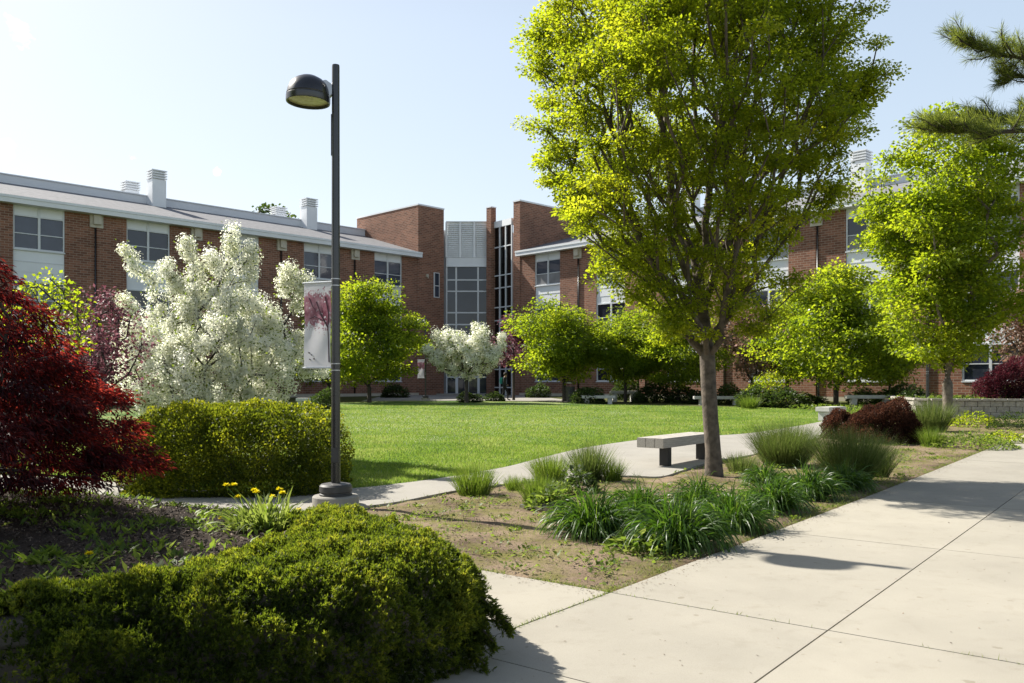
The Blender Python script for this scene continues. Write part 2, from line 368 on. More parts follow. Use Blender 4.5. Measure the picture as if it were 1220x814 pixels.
M['lf_jun'] = leafmat('needle_juniper', [(.012, .022, .006), (.036, .054, .009), (.12, .130, .018)], [(.07, .12, .012), (.30, .40, .022), (.66, .66, .05)], .42, .6)
M['lf_shrub'] = leafmat('leaf_dark_shrub', [(.020, .032, .012), (.035, .055, .016), (.06, .09, .022)], [(.06, .10, .02), (.10, .17, .025), (.18, .26, .04)], .35)
M['lf_barb'] = leafmat('leaf_barberry', [(.026, .013, .009), (.048, .022, .015), (.085, .042, .026)], [(.06, .022, .014), (.12, .045, .026), (.24, .10, .055)], .36, .7, .08)
M['lf_day'] = leafmat('leaf_daylily', [(.022, .055, .009), (.040, .085, .012), (.085, .140, .024)], [(.06, .15, .010), (.12, .26, .016), (.32, .46, .05)], .34, .42, .35)
M['lf_fine'] = leafmat('blade_fine_grass', [(.045, .070, .020), (.075, .105, .026), (.16, .165, .065)], [(.10, .16, .03), (.18, .26, .04), (.34, .36, .12)], .4)
M['lf_tuft'] = leafmat('blade_bright_grass', [(.045, .085, .014), (.075, .125, .018), (.15, .18, .04)], [(.14, .24, .02), (.24, .36, .03), (.40, .45, .08)], .42)
M['lf_lawn'] = leafmat('blade_lawn', [(.080, .145, .014), (.135, .205, .022), (.26, .28, .07)], [(.20, .35, .04), (.34, .50, .06), (.56, .62, .18)], .42)
M['lf_weed'] = leafmat('leaf_weed', [(.05, .09, .016), (.085, .13, .02), (.15, .19, .04)], [(.16, .27, .03), (.28, .40, .04), (.42, .50, .10)], .42)
M['chip'] = leafmat('bark_chip', [(.035, .026, .020), (.09, .066, .048), (.24, .19, .14)], [(.01, .01, .01), (.02, .02, .02)], .05, .9)
M['needle'] = leafmat('pine_needle', [(.030, .050, .014), (.095, .130, .030), (.22, .24, .06)], [(.12, .17, .02), (.32, .38, .05), (.55, .58, .10)], .45)
M['yellow'] = leafmat('dandelion_yellow', [(.84, .70, .012), (.90, .78, .02)], [(.82, .70, .01), (.88, .76, .02)], .5)

# ------------------------------------------------------------------ the setting: ground, lawn, paths, beds
def smooth_line(pts, n=6):
    pts = [Vector((p[0], p[1], 0)) for p in pts]; o = []
    for i in range(len(pts) - 1):
        p0 = pts[max(i - 1, 0)]; p1 = pts[i]; p2 = pts[i + 1]; p3 = pts[min(i + 2, len(pts) - 1)]
        for k in range(n):
            t = k / n
            q = 0.5 * ((2 * p1) + (p2 - p0) * t + (2 * p0 - 5 * p1 + 4 * p2 - p3) * t * t + (3 * p1 - p0 - 3 * p2 + p3) * t ** 3)
            o.append((q.x, q.y))
    o.append((pts[-1].x, pts[-1].y)); return o
def sheet(name, poly, off, mat, kind='structure', thick=0.0):
    bm = bmesh.new(); vs = [bm.verts.new((x, y, 0)) for x, y in poly]; f = bm.faces.new(vs)
    bmesh.ops.triangulate(bm, faces=[f])
    for yy in (12.0, 55.0):
        bmesh.ops.bisect_plane(bm, geom=bm.verts[:] + bm.edges[:] + bm.faces[:], plane_co=(0, yy, 0), plane_no=(0, 1, 0))
    if thick:
        r = bmesh.ops.extrude_face_region(bm, geom=bm.faces[:])
        top = set(v for v in r['geom'] if isinstance(v, bmesh.types.BMVert))
        for v in bm.verts: v.co.z = zg(v.co.y) + off - (0 if v in top else thick)
    else:
        for v in bm.verts: v.co.z = zg(v.co.y) + off
    bmesh.ops.recalc_face_normals(bm, faces=bm.faces[:])
    me = bpy.data.meshes.new(name); bm.to_mesh(me); bm.free(); me.materials.append(mat)
    if not thick and me.polygons[0].normal.z < 0: me.flip_normals()
    return tag(link(name, me), kind=kind)

sheet('ground', [(-900, -60), (900, -60), (900, 1500), (-900, 1500)], -0.03, M['ground'])
up_px = [(-260, 556), (-120, 562), (0, 566), (110, 572), (220, 583), (330, 587), (420, 582), (470, 577), (530, 569), (600, 557), (640, 547), (690, 535), (740, 527), (780, 522.5), (845, 519.5), (900, 515.5), (960, 506), (1000, 498), (1030, 493)]
lo_px = [(-330, 590), (-120, 590), (0, 590), (130, 596), (270, 610), (350, 613), (429, 604), (480, 597), (541, 585), (600, 577), (660, 571.5), (741, 567), (786, 568), (812, 561), (850, 550), (900, 541), (960, 526), (1010, 511), (1060, 499)]
UP = smooth_line([G(*p) for p in up_px]); LO = smooth_line([G(*p) for p in lo_px])
back_px = [(1030, 493), (985, 489.5), (940, 487), (880, 485.3), (820, 484), (760, 482.8), (700, 481), (640, 479), (560, 478), (480, 478), (420, 479.5), (360, 482), (250, 486), (100, 491), (0, 496), (-150, 510), (-260, 530), (-260, 556)]
BACK = smooth_line([G(*p) for p in back_px])
LAWN = UP + BACK[1:-1]
sheet('lawn', LAWN, 0.0, M['lawn'])
sheet('curved_path', UP + LO[::-1], 0.004, M['concrete_old'], thick=.06)
# path along the building side of the lawn, and a paved strip at the entrance
sheet('entrance_path', [G(x, y - .3) for x, y in ((430, 478.5), (560, 477.6), (640, 478.4), (690, 479.6))] + [(1.5, 73.2), (-0.5, 76), (-6, 76), (-10.5, 71)], 0.004, M['concrete_old'])

# the wide walk of square concrete slabs, its frame taken from its left edge and its first cross joint
O0 = Vector((*G(727, 706.7), 0)); E1 = Vector((0.612, 0.791, 0)); E2 = Vector((0.791, -0.612, 0))
def WK(a, c): p = O0 + E1 * a + E2 * c; return (p.x, p.y)
def slab(a0, a1, c0, c1, g=.006):
    return [WK(a0 + g, c0 + g), WK(a1 - g, c0 + g), WK(a1 - g, c1 - g), WK(a0 + g, c1 - g)]
sheet('joint_bed', [WK(-9, -6), WK(70, -.12), WK(70, 3.2), WK(-9, 3.2)][:0] or [WK(-9, -7), WK(0, -7), WK(0, -.05), WK(70, -.05), WK(70, 3.1), WK(-9, 3.1)], -0.010, M['joint'])
bmw = bmesh.new()
def add_slab(poly, off, t=.05, b=.006):
    vs = [bmw.verts.new((x, y, zg(y) + off)) for x, y in poly]
    lo = [bmw.verts.new((x, y, zg(y) + off - t)) for x, y in poly]
    n = len(vs); fs = [bmw.faces.new(vs)]
    for i in range(n): fs.append(bmw.faces.new((vs[i], lo[i], lo[(i + 1) % n], vs[(i + 1) % n])))
    return fs
A_CUT = [-6.56, -4.92, -3.28, -1.64, 0, 3.15, 6.3, 9.45, 12.6, 15.75, 18.9, 22.05, 25.2, 28.35, 31.5, 34.65, 37.8, 40.95, 44.1, 47.25, 50.4]
for i in range(len(A_CUT) - 1):
    for j in range(2): add_slab(slab(A_CUT[i], A_CUT[i + 1], 1.52 * j, 1.52 * (j + 1)), 0.006 + random.uniform(-.001, .001))
for i in range(4):
    for j in range(3): add_slab(slab(A_CUT[i], A_CUT[i + 1], -1.9 * (j + 1), -1.9 * j, .009 if j == 0 else .006), 0.006 + random.uniform(-.001, .001))
bmesh.ops.recalc_face_normals(bmw, faces=bmw.faces[:])
mew = bpy.data.meshes.new('concrete_walk'); bmw.to_mesh(mew); bmw.free(); mew.materials.append(M['concrete'])
tag(link('concrete_walk', mew), kind='structure')

bed = [WK(0, -.0), WK(0, -3.4), (-1.95, 9.4)] + [p for p in LO if p[0] > -1.75] + [G(1095, 497), G(1260, 500), WK(24, 0)]
# the centre bed: a lumpy sheet of dry soil
def lumpy(name, poly, base, amp, mat, step, zfun=None, kind='structure', edge=.25):
    xs = [p[0] for p in poly]; ys = [p[1] for p in poly]
    nx = int((max(xs) - min(xs)) / step) + 2; ny = int((max(ys) - min(ys)) / step) + 2
    P = np.array(poly); gx, gy = np.meshgrid(min(xs) + np.arange(nx) * step, min(ys) + np.arange(ny) * step)
    pts = np.stack([gx.ravel(), gy.ravel()], 1)
    d = signed_dist(pts, P)
    z = np.empty(len(pts))
    for i, (x, y) in enumerate(pts):
        t = min(1, max(0, d[i] / edge)); t = t * t * (3 - 2 * t)
        nn = mnoise.fractal((x * 1.3, y * 1.3, 3.1), .8, 2.1, 4)
        z[i] = zg(y) + base - .03 * (1 - t) + amp * nn * t + (zfun(x, y) if zfun else 0)
    V = np.c_[pts, z]; idx = np.arange(nx * ny).reshape(ny, nx)
    Q = np.stack([idx[:-1, :-1], idx[:-1, 1:], idx[1:, 1:], idx[1:, :-1]], -1).reshape(-1, 4)
    keep = (d[Q].max(1) > -step * .2); Q = Q[keep]
    return tag(link(name, raw_mesh(name, V, Q, mat, smooth=True)), kind=kind)
def signed_dist(pts, P):
    """distance to a polygon's outline, positive inside"""
    a = P; b = np.roll(P, -1, 0); dmin = np.full(len(pts), 1e9); ins = np.zeros(len(pts), bool)
    for p, q in zip(a, b):
        e = q - p; L2 = max(1e-9, e @ e); t = np.clip(((pts - p) @ e) / L2, 0, 1)
        dmin = np.minimum(dmin, np.linalg.norm(pts - (p + t[:, None] * e), axis=1))
        c = (p[1] > pts[:, 1]) != (q[1] > pts[:, 1])
        with np.errstate(divide='ignore', invalid='ignore'):
            xi = p[0] + (pts[:, 1] - p[1]) / (q[1] - p[1] if q[1] != p[1] else 1e-9) * e[0]
        ins ^= c & (pts[:, 0] < xi)
    return np.where(ins, dmin, -dmin)
lumpy('planting_bed', bed, -0.002, .034, M['soil'], .09, edge=.15)

# the raised bed in the left foreground, behind a low stone wall
RB = smooth_line([(-9, .1), (-4.5, 2.3), (-1.95, 3.72), (-.95, 4.22), (-.58, 4.62), (-.72, 5.15), (-1.35, 6.2), (-2.0, 7.6), (-2.35, 8.9)], 5) + smooth_line([(-2.35, 8.9), (-2.9, 9.75), (-4.0, 10.2), (-6, 10.4), (-9.5, 10.6)], 4)[1:]
RBp = np.array(RB)
RB_back = np.array([(-1.9, 8.0), (-2.35, 8.9), (-2.9, 9.75), (-4.0, 10.2), (-6, 10.4), (-9.5, 10.6)])
def seg_dist(x, y, L):
    p = np.array([x, y]); m = 1e9
    for a, b in zip(L[:-1], L[1:]):
        e = b - a; t = np.clip((p - a) @ e / (e @ e), 0, 1); m = min(m, np.linalg.norm(p - a - t * e))
    return m
def rb_z(x, y):
    d = seg_dist(x, y, RB_back); t = min(1, d / 2.2); t = t * t * (3 - 2 * t)
    return .03 + .42 * t + .05 * mnoise.noise((x * .9, y * .9, 7))
lumpy('raised_bed', RB, .0, .03, M['mulch'], .07, zfun=rb_z, edge=.10)

# low clipped blades over the lawn, thick near the front edge
def points_in(poly, n, weight=None):
    P = np.array(poly); lo = P.min(0); hi = P.max(0); got = []; c = 0
    while c < n:
        q = rng.uniform(lo, hi, (n * 2, 2)); q = q[signed_dist(q, P) > 0]
        if weight is not None: q = q[rng.random(len(q)) < weight(q)]
        got.append(q); c += len(q)
    return np.concatenate(got)[:n]
def zgv(y): return 0.35 * np.clip((y - 12) / 43, 0, 1)
nearlawn = points_in(LAWN, 150000, lambda q: np.clip((26 / np.maximum(q[:, 1], 8)) ** 2.2 / 5, 0, 1) * (q[:, 1] < 45) * (q[:, 0] > -11))
nb = len(nearlawn); P3 = np.c_[nearlawn, zgv(nearlawn[:, 1])]
dd = rng.normal(0, .45, (nb, 3)); dd[:, 2] = 1
clump = np.array([mnoise.noise((x * .8, y * .8, 2)) for x, y in nearlawn])
ln = rng.uniform(.03, .06, nb) * (1 + .5 * clump)
lawn_b = raw_mesh('lawn_grass', np.stack([P3 - [[.5, 0, 0]] * (.008 * (1 + P3[:, 1:2] / 20)), P3 + [[.5, 0, 0]] * (.008 * (1 + P3[:, 1:2] / 20)), P3 + unit(dd) * ln[:, None]], 1).reshape(-1, 3),
                  np.arange(nb * 3).reshape(-1, 3), M['lf_lawn'], np.repeat(np.clip(.5 + .45 * clump + rng.normal(0, .22, nb), 0, 1), 3))
tag(link('lawn_grass', lawn_b), kind='stuff')

# ------------------------------------------------------------------ the brick building: two wings, two stair towers, glazed corner
BO = Vector((-3.4, 75.0, .30))
bld = empty('campus_building', BO, 0, 'long three-storey red brick building with two wings meeting at tall towers and a glazed corner', 'building')
def bpart(mb, name, mats, org, rz, **k):
    return mb.build(name, mats, bld, Vector(org) - BO, rz, **k)
SILL = [1.54, 5.54, 9.54]
win_mesh = {}
def window_meshes(sg, upper, lit):
    key = (sg, upper, lit)
    if key in win_mesh: return win_mesh[key]
    f = MB(); y0, y1 = .03 * sg, .17 * sg
    def bx(x0, x1, z0, z1, a=y0, b=y1, mi=0): f.box(x0, x1, a, b, z0, z1, mi)
    bx(-1.44, -1.36, 0, 2.62); bx(1.36, 1.44, 0, 2.62); bx(-.07, .07, 0, 2.62)
    for s in (-1, 1):
        xa, xb = (s * .07, s * 1.36)
        bx(xa, xb, 1.99, 2.08); bx(xa, xb, 0, .08); bx(xa, xb, .93, .985, y0 + .02 * sg)
        bx(xa, xb, 2.08, 2.62, .09 * sg, .15 * sg, 1)                    # white header panel
    bx(-1.47, 1.47, -.07, 0, -.05 * sg, .17 * sg)                         # sill
    if upper:
        bx(-1.44, 1.44, -1.38, -.07, .07 * sg, .16 * sg, 1); bx(-1.44, 1.44, -.76, -.70, .05 * sg, .07 * sg)
    fm = f.mesh('window', [M['rail'], M['white']])
    g = MB()
    for s in (-1, 1):
        xa, xb = (s * .07, s * 1.36)
        g.box(xa, xb, .11 * sg, .13 * sg, .985, 1.99, 0); g.box(xa, xb, .11 * sg, .13 * sg, .08, .93, 1 if lit else 0)
        if lit == 2: pass
    gm = g.mesh('glass', [M['glass'], M['blind']])
    win_mesh[key] = (fm, gm); return win_mesh[key]
def wing(org, rz, sg, length, lit):
    cs = [3.2 + 6.67 * k for k in range(int((length - 3.2 - 1.6) / 6.67) + 1)]
    b = MB(); x = 0.0
    def wbox(x0, x1, z0, z1, ya=0, yb=.32): b.box(x0, x1, ya * sg, yb * sg, z0, z1)
    for c in cs:
        wbox(x, c - 1.45, -.3, 12.15); wbox(c - 1.45, c + 1.45, -.3, 1.47)
        x = c + 1.45
        wbox(c + 1.45 + .02, min(length, c + 3.32), -.3, 12.15, -.11, 0)   # proud half of each pier
    wbox(x, length, -.3, 12.15)
    b.box(length - .3, length, .32 * sg, 19 * sg, -.3, 12.1)
    b.box(0, length, 18.7 * sg, 19 * sg, -.3, 12.1)
    bpart(b, 'wing_wall', M['brick'], org, rz)
    fo = MB(); fo.box(0, length + .04, -.16 * sg, -.112 * sg, -.3, .55)
    bpart(fo, 'stone_base', M['stone'], org, rz)
    r = MB()                                                              # shingled slope, ridge to eave, with real thickness
    def yz(pts): return [(y * sg, z) for y, z in pts]
    r.prism(yz([(-.62, 12.56), (7.6, 14.96), (7.6, 14.80), (-.62, 12.38)]), 0.003, length + .5)
    r.prism(yz([(12.0, 14.96), (19.6, 12.56), (19.6, 12.38), (12.0, 14.80)]), 0.003, length + .5)
    ro = bpart(r, 'roof', M['roof'], org, rz)
    fa = MB()
    fa.box(0.01, length + .55, -.66 * sg, -.615 * sg, 12.16, 12.44); fa.box(0.01, length + .55, -.70 * sg, -.615 * sg, 12.445, 12.60)
    fa.box(0.01, length + .5, -.612 * sg, .3 * sg, 12.16, 12.22)
    fa.build('fascia', M['white'], ro)
    rb = MB(); rb.box(0.01, length + .5, 7.602 * sg, 11.998 * sg, 14.5, 15.52); rb.box(-.0, length + .55, 7.52 * sg, 12.08 * sg, 15.522, 15.60)
    rb.build('ridge_band', M['flatgrey'], ro)
    for c in cs:
        for k, zs in enumerate(SILL):
            fm, gm = window_meshes(sg, k > 0, lit if (int(c) + k) % 3 or lit == 0 else 0)
            wo = link('window', fm, bld, Vector(org) - BO + Matrix.Rotation(rz, 3, 'Z') @ Vector((c, 0, zs)), rz)
            link('glass', gm, wo)
        if c + 3.4 < length:
            v = MB(); v.box(c + 2.95, c + 3.75, -.15 * sg, -.0 * sg, 11.35, 12.155); v.box(c + 3.12, c + 3.58, -.34 * sg, -.152 * sg, 11.55, 12.15)
            bpart(v, 'wall_vent', M['stone'], org, rz, bevel=.01)
            d = MB(); d.tube([(c + 3.42, -.07 * sg, -.1), (c + 3.42, -.07 * sg, 11.34)], .045, 6); bpart(d, 'downpipe', M['pole'], org, rz, smooth=True)
    return cs
RL = math.atan2(-.717, -.697); RR = math.atan2(-.714, .700)
OL = (-8.14, 73.9, 0); OR = (.72, 73.2, 0)
wing(OL, RL, -1, 46.0, 0)
wing(OR, RR, 1, 38.6, 1)
# towers: brick blocks with a thin coping
def tower(org, rz, sg, x0, x1, depth, top):
    b = MB(); b.box(x0, x1, -.05 * sg, depth * sg, -.3, top)
    o = bpart(b, 'tower', M['brick'], org, rz)
    c = MB(); c.box(x0 - .04, x1 + .04, -.10 * sg, (depth + .04) * sg, top + .002, top + .13); c.build('coping', M['white'], o)
    return o
tl = tower(OL, RL, -1, -2.95, -.01, 8.9, 16.75)
tr_ = tower(OR, RR, 1, -.80, -.01, 8.9, 16.95)
# narrow slot window and a small lamp on the left tower
f = MB(); f.box(-2.35, -1.75, .055, .16, 8.9, 11.1); f.box(-2.28, -1.82, .16, .165, 8.97, 9.9, 1); f.box(-2.28, -1.82, .16, .165, 9.97, 11.03, 1)
bpart(f, 'window', [M['rail'], M['glass']], OL, RL)
f = MB(); f.box(-1.05, -.85, .055, .25, 10.6, 10.85); f.box(-1.0, -.9, .25, .30, 10.5, 10.8); bpart(f, 'wall_lamp', M['stone'], OL, RL, bevel=.02)
# brick pier between the two glazed walls
f = MB(); f.box(-.30, .30, -.30, .30, -.3, 16.9); po = bpart(f, 'brick_pier', M['brick'], (X_(585.2, 76), 76.0, 0), RR)
f = MB(); f.box(-.33, .33, -.33, .33, 16.902, 17.0); f.build('coping', M['white'], po)
# frontal glazed wall
Yc = 76.6
def xc(px): return X_(px, Yc)
def zc(py): return Z_(py, Yc)
cw = MB(); x0, x1 = xc(531.6), xc(582.5)
for px in (532.2, 543.6, 569.6, 582.0): cw.box(xc(px) - .07, xc(px) + .07, Yc - .10, Yc, .35, zc(318.5))
for py in (333.8, 347.3, 372.8, 386.9, 405, 422, 449.5):
    cw.box(x0, x1, Yc - .09, Yc - .002, zc(py) - .06, zc(py) + .06)
for px in (545, 557.8, 570.8): cw.box(xc(px) - .06, xc(px) + .06, Yc - .095, Yc - .003, .45, zc(449.5))
cw.box(x0, x1, Yc - .11, Yc - .001, .32, .47)
cwo = bpart(cw, 'curtain_wall', M['rail'], (0, 0, 0), 0)
g = MB(); g.box(x0, x1, Yc + .002, Yc + .04, .30, zc(318.5)); g.build('glass', M['curtain_glass'], cwo)
bb = MB(); bb.box(x0, x1, Yc - .12, Yc + .05, zc(318.3), zc(307.5)); bb.box(x0, x1, Yc - .2, Yc - .122, zc(318.3), zc(317.3))
bpart(bb, 'white_band', M['white'], (0, 0, 0), 0)
lv = MB(); lv.box(x0, x1, Yc + .02, Yc + .06, zc(307.3), zc(265.0)); nl = 17
for k in range(nl):
    z = zc(306.5) + (zc(266.5) - zc(306.5)) * (k + .5) / nl
    lv.add([(x0, Yc - .10, z - .05), (x1, Yc - .10, z - .05), (x1, Yc + .015, z + .07), (x0, Yc + .015, z + .07),
            (x0, Yc - .10, z - .075), (x1, Yc - .10, z - .075), (x1, Yc + .015, z + .045), (x0, Yc + .015, z + .045)],
           [(0, 1, 2, 3), (4, 7, 6, 5), (0, 4, 5, 1), (1, 5, 6, 2), (2, 6, 7, 3), (3, 7, 4, 0)])
for px in (532, 548.5, 565.3, 581.8): lv.box(xc(px) - .09, xc(px) + .09, Yc - .15, Yc - .102, zc(307.2), zc(265.3))
lv.box(x0, x1, Yc - .16, Yc + .07, zc(265.2), zc(264.0))
bpart(lv, 'louver_screen', M['louver'], (0, 0, 0), 0)
# tall dark glazed wall from the pier to the right tower
pa = Vector((X_(589.0, 76.0), 76.0, 0)); pb = Vector((X_(610.4, 73.95), 73.95, 0)); dv = pb - pa; Ls = dv.length; ra = math.atan2(dv.y, dv.x)
sw = MB()
for k in range(4): sw.box(Ls * k / 3 - .06, Ls * k / 3 + .06, -.10, 0, .3, 15.1)
for z in (1.0, 2.6, 4.6, 6.9, 8.05, 9.75, 10.85, 13.35): sw.box(0, Ls, -.085, -.004, z - .05, z + .05)
swo = bpart(sw, 'stair_glazing', M['rail'], pa, ra)
g = MB(); g.box(0, Ls, .003, .04, .3, 15.1); g.build('glass', M['black_glass'], swo)
g = MB(); g.box(-.1, Ls, -.12, .3, 15.102, 15.65); g.build('white_cap', M['white'], swo)
# the roofed block behind the glazing
g = MB(); g.prism([(-6.6, 76.9), (-1.6, 76.9), (4.5, 81), (-3, 90), (-12, 82)], .2, 15.1, 'z'); bpart(g, 'stair_hall', M['flatgrey'], (0, 0, 0), 0)
# chimneys: white metal flues with a stack of louvre plates
def chimney(x, y, z0, z1, sg, org, rz, wd=1.05):
    h = wd / 2; c = MB(); c.box(x - h, x + h, sg * (y - h), sg * (y + h), z0, z1 - .78)
    o = bpart(c, 'chimney', M['white'], org, rz)
    l = MB(); l.box(x - h * .8, x + h * .8, sg * (y - h * .8), sg * (y + h * .8), z1 - .80, z1 - .05)
    for k in range(4):
        zz = z1 - .70 + k * .19; e = h + .06
        l.box(x - e, x + e, sg * (y - e), sg * (y + e), zz, zz + .075)
    l.build('louver_cap', M['white'], o)
for (s_, y_, top) in ((19.6, 7.15, 17.5), (6.3, 7.15, 17.4)): chimney(s_, y_, 13.6, top, -1, OL, RL)
for (s_, y_, top) in ((19.5, 12.3, 17.5), (6.2, 12.3, 17.4)): chimney(s_, y_, 13.6, top, -1, OL, RL)
for (s_, y_, top) in ((12.4, 7.15, 17.5), (26.3, 7.15, 17.5)): chimney(s_, y_, 13.6, top, 1, OR, RR)
# low front step at the entrance
g = MB(); g.box(-6.6, -1.2, 74.6, 76.4, -.1, .16); bpart(g, 'entrance_step', M['concrete_old'], (0, 0, .30), 0)

# ------------------------------------------------------------------ trees: a branch skeleton grown to points inside a crown, leaves round those points
def skeleton(trunk, att, bf=.45, first=0):
    """connect every crown point to the tree at the least (distance + bf * path length); returns nodes and parents"""
    nodes = [np.array(p, float) for p in trunk]; par = [-1] + list(range(len(trunk) - 1)); pl = [0.0]
    for i in range(1, len(trunk)): pl.append(pl[-1] + np.linalg.norm(nodes[i] - nodes[i - 1]))
    att = np.array(att); n = len(att); done = np.zeros(n, bool)
    best = np.full(n, 1e9); bp = np.zeros(n, int)
    def relax(k):
        v = att - nodes[k]; d = np.linalg.norm(v, axis=1)
        c = d * (1 + .5 * np.clip(-v[:, 2] / np.maximum(d, 1e-6), 0, 1)) + bf * pl[k]
        better = (c < best) & ~done; best[better] = c[better]; bp[better] = k
    for k in range(first, len(nodes)): relax(k)
    tips = []
    for _ in range(n):
        b = np.where(done, 1e9, best); j = int(b.argmin()); k = bp[j]; a = nodes[k]; q = att[j]
        done[j] = True; L = np.linalg.norm(q - a); ns = max(1, int(L / .35)); prev = k
        # leave the parent in its own direction and bend towards the point
        pd = nodes[k] - nodes[par[k]] if par[k] >= 0 else np.array([0, 0, 1.0]); pd = pd / max(1e-6, np.linalg.norm(pd))
        for s in range(1, ns + 1):
            t = s / ns; m = a + pd * L * .45; p = (1 - t) ** 2 * a + 2 * t * (1 - t) * (.55 * m + .45 * (a + q) / 2) + t * t * q
            if s < ns: p = p + rng.normal(0, .018 * min(1, L), 3)
            nodes.append(p); par.append(prev); pl.append(pl[prev] + np.linalg.norm(p - nodes[prev])); prev = len(nodes) - 1
            relax(prev)
        tips.append(prev)
    return np.array(nodes), np.array(par), tips
def wood_mesh(name, nodes, par, tips, r_tip, r_base, mat, expo=None, flare=1.25, minr=0):
    n = len(nodes); cnt = np.zeros(n)
    for t in tips: cnt[t] += 1
    for i in range(n - 1, 0, -1): cnt[par[i]] += cnt[i]
    cnt = np.maximum(cnt, 1); e = math.log(r_base / r_tip) / math.log(cnt.max()) if expo is None else expo
    r = r_tip * cnt ** e
    ch = [[] for _ in range(n)]
    for i in range(1, n): ch[par[i]].append(i)
    mb = MB(); z0 = nodes[0][2]
    starts = [(0, None)]
    while starts:
        s, p = starts.pop(); pts = []; rr = []
        if p is not None: pts.append(nodes[p]); rr.append(min(r[s] * 1.12, r[p]))
        k = s
        while True:
            pts.append(nodes[k]); h = nodes[k][2] - z0
            rr.append(max(minr, r[k]) * (1 + (flare - 1) * math.exp(-h / .16)))
            if not ch[k]: break
            cs = sorted(ch[k], key=lambda c: -cnt[c])
            for c in cs[1:]: starts.append((c, k))
            k = cs[0]
        if len(pts) > 1: mb.tube(pts, rr, 10 if rr[0] > .08 else (5 if rr[0] > .02 else 4), cap=False)
    return mb.mesh(name, mat, smooth=True)
def crown_points(n, prof, ctr, seed, shell=1.9, lump=.28, yscale=1.0):
    """points inside a crown given as (z, radius) rings round the line ctr(z) -> x, y, with an uneven outline"""
    r_ = np.random.default_rng(seed); zs = np.array([p[0] for p in prof]); rs = np.array([p[1] for p in prof]); o = []
    wz = rs ** 1.6 + 1e-6; zz = np.linspace(zs[0], zs[-1], 200); ww = np.interp(zz, zs, wz); ww /= ww.sum()
    while len(o) < n:
        z = r_.choice(zz, p=ww) + r_.normal(0, .03); a = r_.uniform(0, 2 * math.pi); R = np.interp(z, zs, rs)
        R *= 1 - lump * .5 + lump * 1.3 * mnoise.noise((math.cos(a) * 1.7 + seed, math.sin(a) * 1.7, z * .55))
        rr = R * r_.random() ** (1 / shell); c = ctr(z)
        o.append((c[0] + rr * math.cos(a), c[1] + rr * math.sin(a) * yscale, z))
    o = np.array(o); keep = [0]                                    # thin points that nearly coincide
    return o
def spray_leaves(name, tips, per, spread, L, W, mat, seed, flat=.55, droop=.25, coh=.6, rshift=0.0, updir=.75, up_axis=.0, ball=False):
    r_ = np.random.default_rng(seed); n = len(tips) * per
    base = np.repeat(tips, per, 0); off = unit(r_.normal(0, 1, (n, 3))) * (r_.random((n, 1)) ** .55 * 1.9) * [1, 1, flat]
    off *= (spread * np.repeat(r_.uniform(.65, 1.3, len(tips)), per))[:, None]
    P = base + off
    A = unit(off + r_.normal(0, .55 * spread, (n, 3)) + np.array([0, 0, -droop + up_axis]) * spread)
    N = unit(np.repeat(unit(r_.normal(0, .45, (len(tips), 3)) + [0, 0, updir]), per, 0) + r_.normal(0, coh, (n, 3)))
    if ball: N = unit(unit(off) + r_.normal(0, .3, (n, 3)) + [0, 0, .35]); A = unit(np.cross(N, r_.normal(0, 1, (n, 3))))
    rnd = np.clip(.45 + np.repeat(r_.normal(0, .11, len(tips)), per) + r_.normal(0, .15, n) + rshift, 0, 1)
    s = r_.uniform(.55, 1.35, n)
    return leaf_mesh(name, P, A, N, L * s, W * s, mat, rnd)

